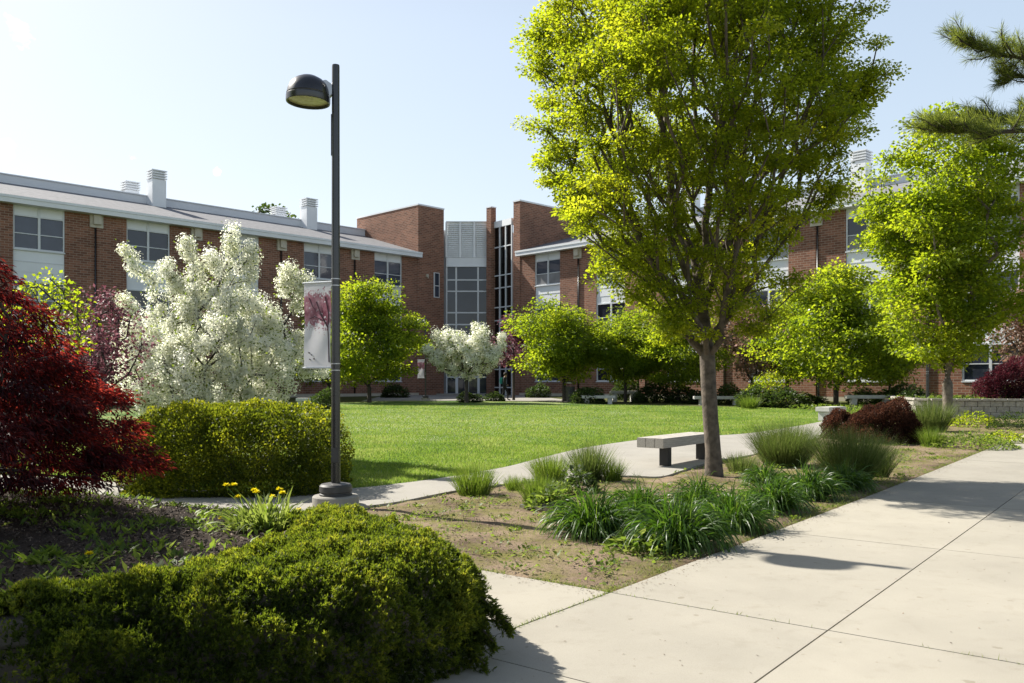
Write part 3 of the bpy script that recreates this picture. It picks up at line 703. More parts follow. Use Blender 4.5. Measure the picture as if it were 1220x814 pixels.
# the large tree beside the bench
def big_tree():
    bx_, by_ = G(851, 566)
    Yt = by_
    def ctr(z): return (X_(822, Yt), Yt - .1)
    prof = [(2.2, .45), (2.7, 1.0), (3.3, 1.55), (4.1, 2.2), (4.8, 2.6), (5.6, 2.72), (6.5, 2.75), (7.4, 2.6), (8.4, 2.1), (9.3, 1.3), (9.9, .5)]
    att = crown_points(1450, prof, ctr, 11, shell=2.3, lump=.34)
    tipx = np.array([(X_(1062, Yt), Yt - .3, Z_(92, Yt)), (X_(1055, Yt), Yt - .25, Z_(104, Yt)), (X_(1042, Yt), Yt - .35, Z_(118, Yt)), (X_(1025, Yt), Yt - .25, Z_(133, Yt)), (X_(1005, Yt), Yt - .2, Z_(246, Yt)), (X_(1015, Yt), Yt + .2, Z_(60, Yt)), (X_(640, Yt), Yt, Z_(20, Yt)), (X_(612, Yt), Yt, Z_(42, Yt)), (X_(618, Yt), Yt - .2, Z_(85, Yt)), (X_(622, Yt), Yt + .2, Z_(150, Yt)), (X_(650, Yt), Yt, Z_(215, Yt)), (X_(668, Yt), Yt - .2, Z_(250, Yt)), (X_(680, Yt), Yt - .3, Z_(275, Yt)), (X_(1050, Yt), Yt - .3, Z_(112, Yt)), (X_(1033, Yt), Yt - .2, Z_(128, Yt)), (X_(1018, Yt), Yt - .2, Z_(140, Yt)), (X_(1000, Yt), Yt - .2, Z_(150, Yt)),
                     (X_(1020, Yt), Yt + .3, Z_(35, Yt)), (X_(1005, Yt), Yt + .3, Z_(22, Yt)), (X_(998, Yt), Yt - .2, Z_(232, Yt)), (X_(985, Yt), Yt - .3, Z_(240, Yt)), (X_(962, Yt), Yt - .1, Z_(180, Yt)), (X_(628, Yt), Yt, Z_(60, Yt)),
                     (X_(700, Yt), Yt - .4, Z_(300, Yt)), (X_(715, Yt), Yt - .5, Z_(330, Yt)), (X_(742, Yt), Yt - .6, Z_(352, Yt)), (X_(885, Yt), Yt - .6, Z_(395, Yt)), (X_(905, Yt), Yt - .5, Z_(372, Yt)), (X_(780, Yt), Yt - .7, Z_(385, Yt)), (X_(800, Yt), Yt - .8, Z_(405, Yt)), (X_(930, Yt), Yt - .6, Z_(345, Yt))])
    tipx[:, 0] -= .045 * (tipx[:, 0] - 3.0) * np.abs(tipx[:, 0] - 3.0)
    tipx = np.concatenate([tipx + rng.normal(0, .06, tipx.shape), tipx + rng.normal(0, .11, tipx.shape), tipx * [1, 1, 1] + rng.normal(0, .16, tipx.shape)])
    att = np.concatenate([att, tipx])
    t = empty('maple_tree', (bx_, by_, zg(by_)), 0, 'large spring-green shade tree with forked trunk right beside the grey wooden bench', 'tree')
    o = np.array([bx_, by_, zg(by_)])
    fork = np.array([X_(842, Yt), Yt, Z_(408, Yt)])
    trunk = [o + [0, 0, -.1], o + [-.02, 0, .4], o + [-.06, 0, .9], o + [-.09, 0, 1.4], fork + [.01, 0, -.25], fork]
    # limb stubs that fan out of the fork
    nodes = [np.array(p) for p in trunk]
    a1 = np.array([X_(833, Yt), Yt + .1, Z_(330, Yt)]); b1 = np.array([X_(868, Yt), Yt - .12, Z_(375, Yt)]); b2 = np.array([X_(882, Yt), Yt - .15, Z_(300, Yt)])
    nd, par, tips = skeleton(trunk + [a1 * .5 + fork * .5, a1], np.vstack([[b1, b2], att]), .68, first=4)
    wm = wood_mesh('trunk', nd - o, par, tips, 0.0095, .122, M['bark_mid'], flare=1.3)
    link('trunk', wm, t)
    T = nd[tips]; R_ = np.interp(T[:, 2], [p[0] for p in prof], [p[1] for p in prof])
    q = np.hypot(T[:, 0] - X_(822, Yt), T[:, 1] - Yt + .1) / np.maximum(R_, .3); r9 = np.random.default_rng(9)
    T = T[(q > .55) | (T[:, 2] > 6.6) | (r9.random(len(T)) < .30)]
    lm = spray_leaves('crown', T - o, 245, .155, .049, .034, M['lf_big'], 5, flat=.46, droop=.3, coh=.45)
    link('crown', lm, t)
    return t
big_tree()

def simple_tree(name, base, prof, n, per, spread, L, W, lmat, label, seed, group=None, r_base=.11, bark='bark_dark', lean=(0, 0), first=None, cat='tree', bf=.4, lump=.3, blossoms=None, clear=None, stems=1, shell=1.9, flat=.6, droop=.3, yscale=1.0, zground=None, off=(0, 0)):
    """prof: (height above base, radius)"""
    x, y = base; z0 = zg(y) if zground is None else zground
    t = empty(name, (x, y, z0), 0, label, cat, group)
    ctr = lambda z: (off[0] + lean[0] * z, off[1] + lean[1] * z)
    att = crown_points(n, prof, ctr, seed, shell=shell, lump=lump, yscale=yscale)
    h = clear if clear is not None else prof[0][0] * .95
    trunk = [np.array([lean[0] * z * .5, lean[1] * z * .5, z]) for z in np.linspace(-.12, h, 5)]
    if stems > 1:
        extra = []
        nd, par, tips = skeleton(trunk, att, bf, first=1)
    else: nd, par, tips = skeleton(trunk, att, bf, first=3)
    link('trunk', wood_mesh('trunk', nd, par, tips, .008, r_base, M[bark]), t)
    link('crown', spray_leaves('crown', nd[tips], per, spread, L, W, lmat, seed + 1, flat=flat, droop=droop), t)
    if blossoms:
        bper, bspread, bl = blossoms
        link('blossom', spray_leaves('blossom', nd[tips], bper, bspread, bl, bl * .95, M['blossom'], seed + 2, flat=1.0, droop=-.2), t)
    return t

# right-hand yellow-green tree
simple_tree('maple_tree', (X_(1129, 28), 28.0), [(1.9, .7), (2.5, 2.0), (3.6, 2.55), (5.0, 2.85), (6.6, 2.95), (8.0, 2.7), (9.2, 1.9), (10.1, .8)], 300, 230, .38, .12, .08, M['lf_right'],
            'yellow-green tree with one straight trunk in front of the low block wall', 23, r_base=.155, bark='bark', lump=.42, flat=.42, shell=2.4)
# row of small maples along the building, seen across the lawn
MAPLE = [(1.2, .9), (1.6, 2.7), (2.3, 3.6), (3.4, 3.9), (4.7, 3.4), (5.9, 2.3), (7.0, .9)]
m1 = simple_tree('maple_tree', (X_(440, 50), 50.0), MAPLE, 170, 190, .46, .155, .11, M['lf_row'], 'round green maple by the lawn just right of the lamp post with the banner', 31, 'maples along the far side of the lawn', .12, lump=.5, flat=.48, shell=2.3, droop=.3)
m2 = simple_tree('maple_tree', (X_(745, 50.5), 50.5), [(1.4, .8), (1.9, 2.2), (2.9, 3.3), (3.9, 3.5), (4.9, 3.3), (5.8, 2.2), (6.5, .8)], 150, 190, .50, .15, .105, M['lf_row'], 'light green maple between the tree by the litter bin and the small maple', 37, 'maples along the far side of the lawn', .11, lump=.62, flat=.5, shell=2.0, droop=.5)
m2.scale = (.85, .85, .86)
def maple(px, Y, s, sz, rz, label, m=m1):
    o = copy_tree(m); o.location = (X_(px, Y), Y, zg(Y)); o.scale = (s, s, sz); o.rotation_euler = (0, 0, rz); o['label'] = label; return o
maple(672, 51, 1.05, .95, 2.1, 'green maple on the lawn edge right of the white blossoming tree by the entrance', m2)
maple(808, 49, .80, .80, 4.0, 'small green maple directly left of the large tree trunk, near the brick wall')
maple(996, 43, 1.08, 1.0, 1.0, 'green maple between the brick wall and the dark red shrub')
maple(392, 57, .98, 1.02, 5.2, 'shaded green maple hidden behind the lamp post banner near the left wing')
maple(1060, 47, .70, .80, 3.0, 'slim green maple at the brick wall behind the yellow-green tree', m2)
maple(938, 50, .95, .98, 5.8, 'green maple close to the right wing behind the long white bench', m2)
# white blossoming trees
CR = [(.55, .5), (.9, 1.15), (1.4, 1.6), (2.0, 1.75), (2.7, 1.55), (3.3, 1.1), (3.75, .5)]
def crab_plumes(base, prof, n, plumes, seed, label, sc=1.0, group=None, per=40, bl=.05, bper=260, bspread=.16, L=.055):
    x, y = base; z0 = zg(y); t = empty('crabapple_tree', (x, y, z0), 0, label, 'tree', group)
    att = crown_points(n, prof, lambda z: (0, 0), seed, shell=3.2, lump=.25)
    ex = []
    r_ = np.random.default_rng(seed + 9)
    for (px, pz, hx, hz) in plumes:                               # upright sprays that break the outline
        y0 = r_.uniform(-.5, .5) * sc
        for k in np.linspace(0, 1, 8) ** .8: ex.append((px + hx * k + r_.normal(0, .075 * sc * (1.25 - k)), y0 + r_.normal(0, .10 * sc), pz + hz * k * .86 + r_.normal(0, .04 * sc)))
    att = np.vstack([att, ex])
    nd, par, tips = skeleton([np.array([0, 0, z]) for z in np.linspace(-.1, prof[0][0] * 1.1, 4)], att, .3, first=1)
    link('trunk', wood_mesh('trunk', nd, par, tips, .007 * sc, .09 * sc ** .2, M['bark_dark']), t)
    link('crown', spray_leaves('crown', nd[tips], per, bspread * 1.1, L, L * .6, M['lf_crab'], seed + 1, flat=1, droop=-.1), t)
    link('blossom', spray_leaves('blossom', nd[tips], bper, bspread, bl, bl * .95, M['blossom'], seed + 2, flat=1.1, ball=True), t)
    return t
YC = 16.0
def pl(px, py, qx, qy, bx, Y): return (X_(px, Y) - bx, Z_(py, Y) - zg(Y), X_(qx, Y) - X_(px, Y), Z_(qy, Y) - Z_(py, Y))
bxc = X_(258, YC)
crab_plumes((bxc, YC), [(.45, .6), (.8, 1.35), (1.3, 1.78), (1.9, 1.86), (2.5, 1.65), (3.0, 1.15), (3.35, .5)], 480,
            [pl(175, 345, 145, 285, bxc, YC), pl(235, 330, 230, 285, bxc, YC), pl(262, 330, 246, 300, bxc, YC), pl(278, 330, 280, 272, bxc, YC), pl(300, 335, 308, 292, bxc, YC), pl(215, 345, 200, 312, bxc, YC), pl(330, 350, 340, 310, bxc, YC), pl(345, 365, 358, 325, bxc, YC), pl(150, 385, 134, 350, bxc, YC), pl(335, 410, 372, 400, bxc, YC), pl(340, 440, 378, 438, bxc, YC), pl(190, 450, 168, 470, bxc, YC)],
            41, 'big white blossoming crabapple behind the golden hedge, left of the lamp post', 1.0, None, 18, .037, 250, .092)
YW = 49.0; bxw = X_(556, YW)
crab_plumes((bxw, YW), [(1.5, .4), (1.9, 1.6), (2.5, 2.2), (3.2, 2.0), (3.9, 1.3)], 110,
            [pl(535, 420, 519, 392, bxw, YW), pl(545, 415, 532, 395, bxw, YW), pl(565, 415, 567, 384, bxw, YW), pl(578, 420, 575, 388, bxw, YW), pl(590, 425, 598, 402, bxw, YW), pl(525, 435, 508, 415, bxw, YW), pl(550, 420, 548, 398, bxw, YW)],
            43, 'small white blossoming tree across the lawn, in front of the entrance doors', 2.2, None, 16, .10, 130, .19, .13)
# pink and purple spring trees
PK = [(1.4, .5), (2.0, 1.4), (2.9, 1.9), (3.9, 1.9), (4.9, 1.3), (5.6, .4)]
p1 = simple_tree('crabapple_tree', (X_(760, 56), 56.0), PK, 90, 70, .36, .17, .11, M['lf_pink'], 'pinkish bronze tree with dark stem left of the small maple', 51, 'pinkish trees at the brick wall', .10)
o = copy_tree(p1); o.location = (X_(896, 48), 48, zg(48)); o.rotation_euler = (0, 0, 2.2); o['label'] = 'pinkish bronze tree with several stems at the brick wall right of the large tree trunk'
o = copy_tree(p1); o.location = (X_(1226, 36), 36, .2); o.rotation_euler = (0, 0, 1.1); o.scale = (.95, .95, .95); o['label'] = 'bronze-leaved tree at the end of the brick wing, behind the red bush'
simple_tree('plum_tree', (X_(612, 54), 54.0), [(2.0, .4), (2.7, 1.2), (3.7, 1.6), (4.6, 1.1), (5.3, .4)], 60, 60, .32, .16, .10, M['lf_plum'], 'small purple-leaved tree beside the entrance, behind the maple', 57, None, .08)
simple_tree('plum_tree', (X_(112, 12.5), 12.5), [(1.2, .3), (1.6, .65), (2.1, .8), (2.5, .6), (2.85, .25)], 80, 60, .14, .055, .032, M['lf_plum'], 'purple-leaved young tree between the dark red maple and the white crabapple', 59, None, .04)
simple_tree('maple_tree', (X_(40, 10.8), 10.8), [(1.2, .3), (1.7, .7), (2.2, .8), (2.6, .55), (2.85, .3)], 60, 48, .11, .05, .034, M['lf_right'], 'light green young tree poking out above the dark red maple', 61, None, .035)

# lace-leaf red maple drooping over the raised bed
def red_maple(base, R, H, n, per, L, W, label, seed, z0, spread=.14, name='japanese_maple', low=.25, mat='lf_red'):
    x, y = base; t = empty(name, (x, y, z0), 0, label, 'tree')
    r_ = np.random.default_rng(seed); pts = []
    while len(pts) < n:
        a = r_.uniform(0, 2 * math.pi); u = r_.random() ** .5; k = r_.random() ** .55
        Rk = R * (1 + .34 * mnoise.noise((math.cos(a) * 2, math.sin(a) * 2, seed)))
        rr = Rk * u; top = H * (.55 * (1 - u ** 1.3) + .45 * math.sqrt(max(0, 1 - u * u)) + .06 * (1 - u)) * (1 + .26 * mnoise.noise((math.cos(a) * u * 3.2, math.sin(a) * u * 3.2, seed + 3)))
        z = low + (top - low) * k
        if z < low: continue
        pts.append((rr * math.cos(a), rr * math.sin(a), z))
    nd, par, tips = skeleton([np.array([0, 0, z]) for z in np.linspace(-.1, H * .35, 4)], pts, .45, first=1)
    link('trunk', wood_mesh('trunk', nd, par, tips, .004, .07, M['bark_dark']), t)
    T = nd[tips]; m = len(T) * per; base_ = np.repeat(T, per, 0)
    off = unit(r_.normal(0, 1, (m, 3))) * r_.random((m, 1)) ** .5 * 1.7 * [1, 1, .30] * spread; out_ = unit(np.c_[base_[:, :2], np.zeros(m)] + 1e-6)
    P = base_ + off; P[:, 2] -= .35 * np.linalg.norm(off[:, :2], axis=1)
    A = unit(out_ * .5 + off / spread * .45 + r_.normal(0, .35, (m, 3)) + [0, 0, -.55])
    N = unit(np.repeat(r_.normal(0, .35, (len(T), 3)), per, 0) + r_.normal(0, .4, (m, 3)) + [0, 0, .8] + out_ * .3)
    rnd = np.clip(.42 + np.repeat(r_.normal(0, .17, len(T)), per) + r_.normal(0, .18, m), 0, 1); s = r_.uniform(.6, 1.25, m)
    link('crown', leaf_mesh('crown', P, A, N, L * s, W * s, M[mat], rnd), t)
    return t
red_maple((-4.56, 6.75), 1.40, 2.22, 400, 215, .058, .014, 'dark red lace-leaf maple drooping over the shaded bed at the left edge', 71, .42, .14, low=.34)
RED_BUSH = ((X_(1208, 33.2), 33.6), 'dark red dome-shaped bush on top of the low block wall')

# pine whose boughs come in from the right
def pine():
    x, y = 8.6, 9.6; t = empty('pine_tree', (x, y, 0), 0, 'long-needled pine whose boughs reach in at the upper right corner', 'tree')
    mb = MB(); mb.tube([(0, 0, -.1), (.03, 0, 3), (-.02, .03, 6), (0, 0, 9.5)], [.2, .17, .13, .04], 12)
    tufts = []
    def bough(pts, r0, side, n):
        pts = [Vector(p) for p in pts]; ln = len(pts) - 1
        mb.tube(pts, [r0 * (1 - .8 * i / ln) for i in range(ln + 1)], 6)
        for k in range(n):
            u = .30 + .70 * (k + .5) / n; i = min(ln - 1, int(u * ln)); f_ = u * ln - i
            p = pts[i].lerp(pts[i + 1], f_); d = (pts[i + 1] - pts[i]).normalized()
            q = p + d * random.uniform(.10, .3) + Vector((random.uniform(-.35, .25), random.uniform(-.45, .45), random.uniform(-.16, .36))) * side * (1.2 - u * .55)
            mid = (p + q) / 2 + Vector((0, 0, -.03)); mb.tube([p, mid, q], [.010, .008, .005], 4)
            for s in (1.0, .72, .45): tufts.append((p.lerp(q, s) if s < 1 else q, (q - p).normalized()))
        tufts.append((pts[-1], (pts[-1] - pts[-2]).normalized()))
    def at(px, py, Y): return (X_(px, Y) - x, Y - y, Z_(py, Y))
    bough([(0, 0, 5.2), at(1290, 95, 9.4), at(1230, 72, 9.2), at(1200, 66, 9.1), at(1172, 60, 9.0), at(1150, 50, 9.0)], .03, .62, 44)
    bough([(0, 0, 4.6), at(1300, 105, 9.5), at(1235, 98, 9.3), at(1215, 90, 9.3), at(1200, 92, 9.3)], .04, .55, 20)
    bough([(0, 0, 3.9), at(1300, 150, 8.6), at(1215, 156, 8.5), at(1175, 158, 8.4), at(1140, 156, 8.35), at(1122, 150, 8.3)], .034, .60, 52)
    bough([(0, 0, 4.0), at(1300, 138, 9.4), at(1225, 140, 9.4), at(1195, 142, 9.4), at(1175, 138, 9.4)], .04, .55, 30)
    for k in range(16):                                            # the rest of the tree, outside the photo
        a = random.uniform(-1.3, 1.3); h = random.uniform(3.2, 8.8); R = 2.6 * (1.1 - h / 11)
        bough([(0, 0, h), (R * .4 * math.cos(a), R * .4 * math.sin(a), h + .1), (R * math.cos(a), R * math.sin(a), h - .1)], .035, .6, 10)
    mb.build('trunk', M['bark_dark'], t, smooth=True)
    n = 44; m = len(tufts) * n; B = np.repeat(np.array([list(p) for p, _ in tufts]), n, 0); D = np.repeat(np.array([list(d) for _, d in tufts]), n, 0)
    A = unit(D * 1.0 + rng.normal(0, .75, (m, 3)) + [0, 0, .1])
    P = B - D * rng.uniform(0, .10, (m, 1))
    link('crown', leaf_mesh('crown', P, A, rng.normal(0, 1, (m, 3)), rng.uniform(.09, .15, m), .0042, M['needle'], np.clip(.4 + rng.normal(0, .25, m), 0, 1), fold=.05), t)
pine()
# crowns that show above the left wing's roof, far behind
simple_tree('oak_tree', (X_(325, 105), 105.0), [(4, 1), (7, 5), (12, 5.5), (17, 4), (22.6, 2.2)], 110, 60, .8, .5, .35, M['lf_shrub'], 'distant tree showing its top above the left wing roof', 81, None, .3, zground=.2)

# a tall shade tree beyond the left edge, whose shadow lies over the raised bed
SHADE = [(3.6, 1.0), (4.4, 2.2), (5.8, 2.8), (7.4, 2.7), (8.8, 2.0), (9.8, .8)]
shade = simple_tree('shade_tree', (-10.2, 6.9), SHADE, 220, 150, .36, .13, .09, M['lf_row'], 'broad shade tree standing to the left of the dark red lace-leaf maple', 87, None, .16, 'bark')

# ------------------------------------------------------------------ hedges and shrubs
def blob_shrub(name, base, dims, n, L, W, mat, label, seed, cat='shrub', group=None, power=2.6, rz=0, droop=0, lump=.22, stem=True, z0=None, outward=.6, noise=1.6):
    """leaves through the outer shell of an uneven rounded mass, on a few woody stems"""
    x, y = base; z0 = zg(y) if z0 is None else z0
    t = empty(name, (x, y, z0), rz, label, cat, group); r_ = np.random.default_rng(seed)
    a, b, h = dims[0] / 2, dims[1] / 2, dims[2]
    d = unit(r_.normal(0, 1, (n, 3))); d[:, 2] = np.abs(d[:, 2]) * 1.15 - .12; d = unit(d)
    rad = (np.abs(d[:, 0]) ** power + np.abs(d[:, 1]) ** power + np.abs(d[:, 2]) ** power) ** (-1 / power)
    lf = np.array([mnoise.fractal((q[0] * noise + seed, q[1] * noise, q[2] * noise), .8, 2.2, 4) for q in d * rad[:, None] * [a / h, b / h, 1]])
    depth = r_.random(n) ** 2.0 * .38
    R = (rad * (1 + lump * lf) * (1 - depth))[:, None]
    P = d * R * [a, b, h]; P[:, 2] = np.maximum(P[:, 2], .02)
    A = unit(d * outward + r_.normal(0, .5, (n, 3)) + [0, 0, .35 - droop]); N = unit(r_.normal(0, .7, (n, 3)) + [0, 0, .6] + d * .3)
    s = r_.uniform(.6, 1.25, n)
    rnd = np.clip(.42 + .45 * lf + r_.normal(0, .18, n), 0, 1)
    fo = link('foliage', leaf_mesh('foliage', P, A, N, L * s, W * s, mat, rnd), t)
    if stem:
        mb = MB()
        for k in range(9):
            an = r_.uniform(0, 6.28); q = np.array([math.cos(an) * a * .6, math.sin(an) * b * .6, h * r_.uniform(.6, .85)])
            mb.tube([(q[0] * .15, q[1] * .15, -.05), (q[0] * .5, q[1] * .5, q[2] * .5), tuple(q)], [.014, .010, .004], 5)
        mb.build('stem', M['bark_dark'], t)
    return t
hx0, hy0 = G(318, 592)
blob_shrub('hedge', (-3.86, 12.2), (2.85, 2.3, 1.16), 72000, .042, .028, M['lf_gold'], 'wide golden-green hedge behind the lamp post base', 91, 'hedge', None, 4.0, lump=.12, noise=2.6)
blob_shrub('hedge', (-5.15, 13.2), (1.5, 1.7, .98), 15000, .038, .024, M['lf_gold'], 'bright golden shrub at the left end of the hedge, under the white crabapple', 93, 'shrub', None, 3.2, lump=.2)
blob_shrub('shrub', (X_(1056, 20.2), 20.4), (1.75, 1.5, .90), 30000, .046, .032, M['lf_barb'], 'dark reddish-brown round shrub at the path side of the bed', 95, 'shrub', None, 2.4, lump=.3)
blob_shrub('shrub', (X_(1005, 21.5), 21.6), (1.0, 1.0, .62), 12000, .046, .032, M['lf_barb'], 'lower reddish-brown shrub left of the taller one, beside the pale bench', 96, 'shrub', None, 2.4, lump=.3)
# dark shrubs along the foot of the building and behind the lawn
far = [(700, 48, 2.0, 1.0, 'low dark shrub behind the two pale stone benches'), (745, 55, 2.2, 1.5, 'dark shrub under the leftmost pinkish tree'), (780, 50, 2.2, 1.2, 'dark shrub right of the paired stone benches'), (815, 49, 2.0, 1.0, 'dark shrub at the foot of the small maple'),
       (762, 49, 1.0, .6, 'small dark shrub in front of the leftmost pinkish tree'), (868, 47, 1.6, 1.1, 'dark shrub just right of the large trunk at the wall'), (897, 43, 2.0, 1.2, 'rounded dark shrub under the several-stemmed pinkish tree'), (935, 42, 2.1, 1.15, 'wide dark shrub at the right end of the long white bench'), (968, 45, 1.6, .7, 'dark shrub low against the foundation by the thin post'),
       (1030, 45, 1.7, 1.0, 'dark shrub behind the right-hand stone bench'), (1066, 42, 2.0, 1.3, 'tall dark shrub left of the thin lamp post at the wall'), (1086, 38, 1.5, 1.0, 'dark shrub near the end of the block wall'), (470, 62, 2.0, .9, 'low shrub in the shade of the left wing'), (560, 50, 1.6, .55, 'low green shrub below the white tree by the entrance'), (590, 52, 1.3, .5, 'low green shrub left of the walking person'),
       (386, 40, 1.3, .85, 'grassy shrub behind the lamp post beside a stone bench'), (640, 62, 2.0, .9, 'low shrub against the dark wall right of the walking person'), (835, 48, 1.5, .8, 'dark shrub behind the long white bench'), (1195, 36, 2.4, 1.2, 'green shrub beside the red bush on the block wall')]
sh = None
for k, (px, Y, wd, h, lab) in enumerate(far):
    if sh is None or k == 2 or k == 6:
        s_new = blob_shrub('shrub', (0, 50), (1, 1, 1), 2400, .10, .06, M['lf_shrub'], lab, 100 + k, 'shrub', 'dark shrubs along the foot of the building', 2.4, lump=.35)
        sh = s_new; o = s_new
    else: o = copy_tree(sh)
    o.location = (X_(px, Y), Y, zg(Y)); o.scale = (wd * .95, wd * .85, h * (.78 if 690 < px < 1070 else 1)); o.rotation_euler = (0, 0, k * 1.3); o['label'] = lab
blob_shrub('shrub', RED_BUSH[0], (2.3, 2.0, 1.45), 24000, .085, .034, M['lf_wine'], RED_BUSH[1], 133, 'shrub', None, 2.1, lump=.30, z0=.72, droop=.75, outward=.9)
# light yellow-green shrub at the wall
blob_shrub('shrub', (X_(912, 44.2), 44.2), (2.4, 1.6, 1.45), 2600, .12, .07, M['lf_right'], 'light yellow-green shrub under the several-stemmed pinkish tree', 131, 'shrub', None, 2.2, lump=.4)

# ------------------------------------------------------------------ clumps of grass and daylilies in the centre bed
def grass_clump(name, base, width, height, n, W, mat, label, seed, group, droop=.5, segs=3, spread=.5, cat='grass clump', foot=.34):
    x, y = base; t = empty(name, (x, y, zg(y)), 0, label, cat, group)
    a = rng.uniform(0, 2 * math.pi, n); r = np.sqrt(rng.random(n)) * width * foot
    P = np.c_[r * np.cos(a), r * np.sin(a), np.full(n, -.01)]
    tilt = (r / (width * foot)) ** 1.4 * spread + rng.normal(0, .18, n)
    a2 = a + rng.normal(0, .5, n)
    D = np.c_[np.cos(a2) * tilt, np.sin(a2) * tilt, np.ones(n)]
    Ls = height * rng.uniform(.75, 1.2, n)
    link('blades', blade_mesh('blades', P, D, Ls, W * rng.uniform(.7, 1.2, n), rng.uniform(.6, 1.3, n) * droop, mat, np.clip(.45 + rng.normal(0, .22, n), 0, 1), segs), t)
    return t
gc = 'grass clumps in the centre bed'
def gpx(px, py): return G(px, py)
grass_clump('grass_clump', gpx(565, 589), .60, .40, 900, .007, M['lf_tuft'], 'bright grass clump nearest the lamp post, at the edge of the curved path', 1, gc)
grass_clump('grass_clump', gpx(613, 584), .30, .22, 380, .006, M['lf_tuft'], 'smallest grass tuft, right of the clump at the path edge', 2, gc)
grass_clump('grass_clump', gpx(655, 573), .62, .42, 900, .007, M['lf_tuft'], 'green grass clump behind the pale leafy plant by the curved path', 3, gc)
grass_clump('grass_clump', gpx(642, 598), .50, .34, 700, .007, M['lf_tuft'], 'grass clump beside the drain grate', 4, gc)
grass_clump('grass_clump', gpx(701, 571), .58, .55, 1000, .007, M['lf_fine'], 'tallest upright grass clump left of the wooden bench', 5, gc, .3)
grass_clump('grass_clump', gpx(730, 573), .34, .34, 500, .006, M['lf_tuft'], 'small round grass tuft standing alone in front of the wooden bench', 6, gc, .3)
grass_clump('grass_clump', gpx(884, 562), .62, .32, 700, .006, M['lf_fine'], 'straw-tipped grass clump directly right of the large trunk', 7, gc, .5)
grass_clump('grass_clump', gpx(935, 554), 1.05, .76, 3600, .006, M['lf_fine'], 'largest feathery grass clump, beside the path right of the large trunk', 8, gc, .4, 4, .62)
grass_clump('grass_clump', gpx(1012, 574), .80, .80, 2800, .006, M['lf_fine'], 'tall feathery grass clump at the walk edge in front of the reddish shrub', 9, gc, .4, 4, .6)
grass_clump('grass_clump', gpx(1046, 568), .45, .62, 700, .006, M['lf_fine'], 'narrow feathery clump at the right side of the tall one at the walk edge', 10, gc, .4)
grass_clump('grass_clump', gpx(1109, 514), 1.1, .85, 1600, .010, M['lf_fine'], 'feathery grass clump right of the reddish-brown shrub', 11, gc, .4)
grass_clump('grass_clump', gpx(1110, 532), .52, .44, 600, .008, M['lf_tuft'], 'bright round grass tuft at the foot of the reddish-brown shrub', 12, gc, .4)
grass_clump('grass_clump', gpx(893, 487), 1.0, .6, 500, .02, M['lf_tuft'], 'bright grass tuft at the far lawn edge before the dark shrubs', 13, gc, .5)
dg = 'daylily clumps along the wide walk'
def daylily(px, py, width, height, n, label, seed):
    n = int(n * 1.9); height *= .83; width *= .95
    t = grass_clump('daylily', gpx(px, py), width, height, n, .021, M['lf_day'], label, seed, dg, 3.3, 8, .55, 'plant', .26); return t
daylily(706, 638, .78, .66, 330, 'daylily clump nearest the drain grate, with a yellow dandelion at its foot', 21)
daylily(762, 618, .66, .58, 250, 'daylily clump behind and between the two nearest ones', 22)
daylily(806, 650, .86, .68, 360, 'daylily clump closest to the camera at the walk corner', 23)
daylily(872, 630, .74, .62, 300, 'daylily clump in the middle of the row, before the large trunk', 24)
daylily(836, 606, .70, .56, 260, 'daylily clump at the foot of the large trunk', 25)
daylily(921, 608, .72, .62, 300, 'daylily clump fourth along the walk from the corner', 26)
daylily(964, 593, .78, .62, 320, 'daylily clump at the far end of the row, before the feathery grass', 27)
daylily(1006, 584, .7, .56, 280, 'dark daylily clump under the tall feathery grass at the walk edge', 28)
daylily(912, 577, .6, .46, 220, 'daylily clump half hidden between the straw-tipped grass and the row', 29)
# broad-leaved perennials
def rosette_plant(name, base, width, h, n, L, mat, label, seed, cat='plant', group=None, z0=None):
    x, y = base; t = empty(name, (x, y, zg(y) if z0 is None else z0), 0, label, cat, group); r_ = np.random.default_rng(seed)
    a = r_.uniform(0, 6.28, n); r = np.sqrt(r_.random(n)) * width / 2; z = h * (1 - (r / (width / 2)) ** 2) * r_.uniform(.35, 1, n)
    P = np.c_[r * np.cos(a), r * np.sin(a), z]; A = np.c_[np.cos(a), np.sin(a), np.full(n, .25)] + r_.normal(0, .45, (n, 3)); N = r_.normal(0, .35, (n, 3)) + [0, 0, 1]
    s = r_.uniform(.6, 1.2, n)
    link('foliage', leaf_mesh('foliage', P, A, N, L * s, L * .55 * s, mat, np.clip(r_.normal(.5, .22, n), 0, 1)), t)
    return t
bl = 'leafy plants in the beds'
rosette_plant('leafy_plant', gpx(655, 604), .55, .26, 420, .085, M['lf_weed'], 'broad-leaved plant spreading beside the drain grate', 1, group=bl)
rosette_plant('leafy_plant', gpx(690, 586), .50, .34, 480, .08, M['lf_shrub'], 'dark broad-leaved plant at the foot of the tallest upright grass', 2, group=bl)
rosette_plant('leafy_plant', gpx(672, 590), .40, .22, 300, .05, M['lf_weed'], 'pale small-leaved plant between the grass clumps', 3, group=bl)
rosette_plant('leafy_plant', gpx(765, 655), .62, .15, 260, .10, M['lf_weed'], 'leafy weed patch between the two nearest daylilies', 4, group=bl)
rosette_plant('leafy_plant', gpx(1155, 533), 1.9, .36, 1500, .08, M['lf_weed'], 'broad pale green spreading plant at the right edge of the bed', 5, group=bl)
rosette_plant('leafy_plant', gpx(1160, 508), 1.5, .5, 1100, .09, M['lf_row'], 'bright green leafy plant before the low block wall', 6, group=bl)
rosette_plant('leafy_plant', gpx(1208, 512), 1.4, .55, 1000, .09, M['lf_shrub'], 'dark green leafy plant at the right edge before the block wall', 7, group=bl)
rosette_plant('leafy_plant', gpx(1198, 527), 1.0, .3, 600, .08, M['lf_row'], 'low mid-green plant at the right edge beside the walk', 8, group=bl)
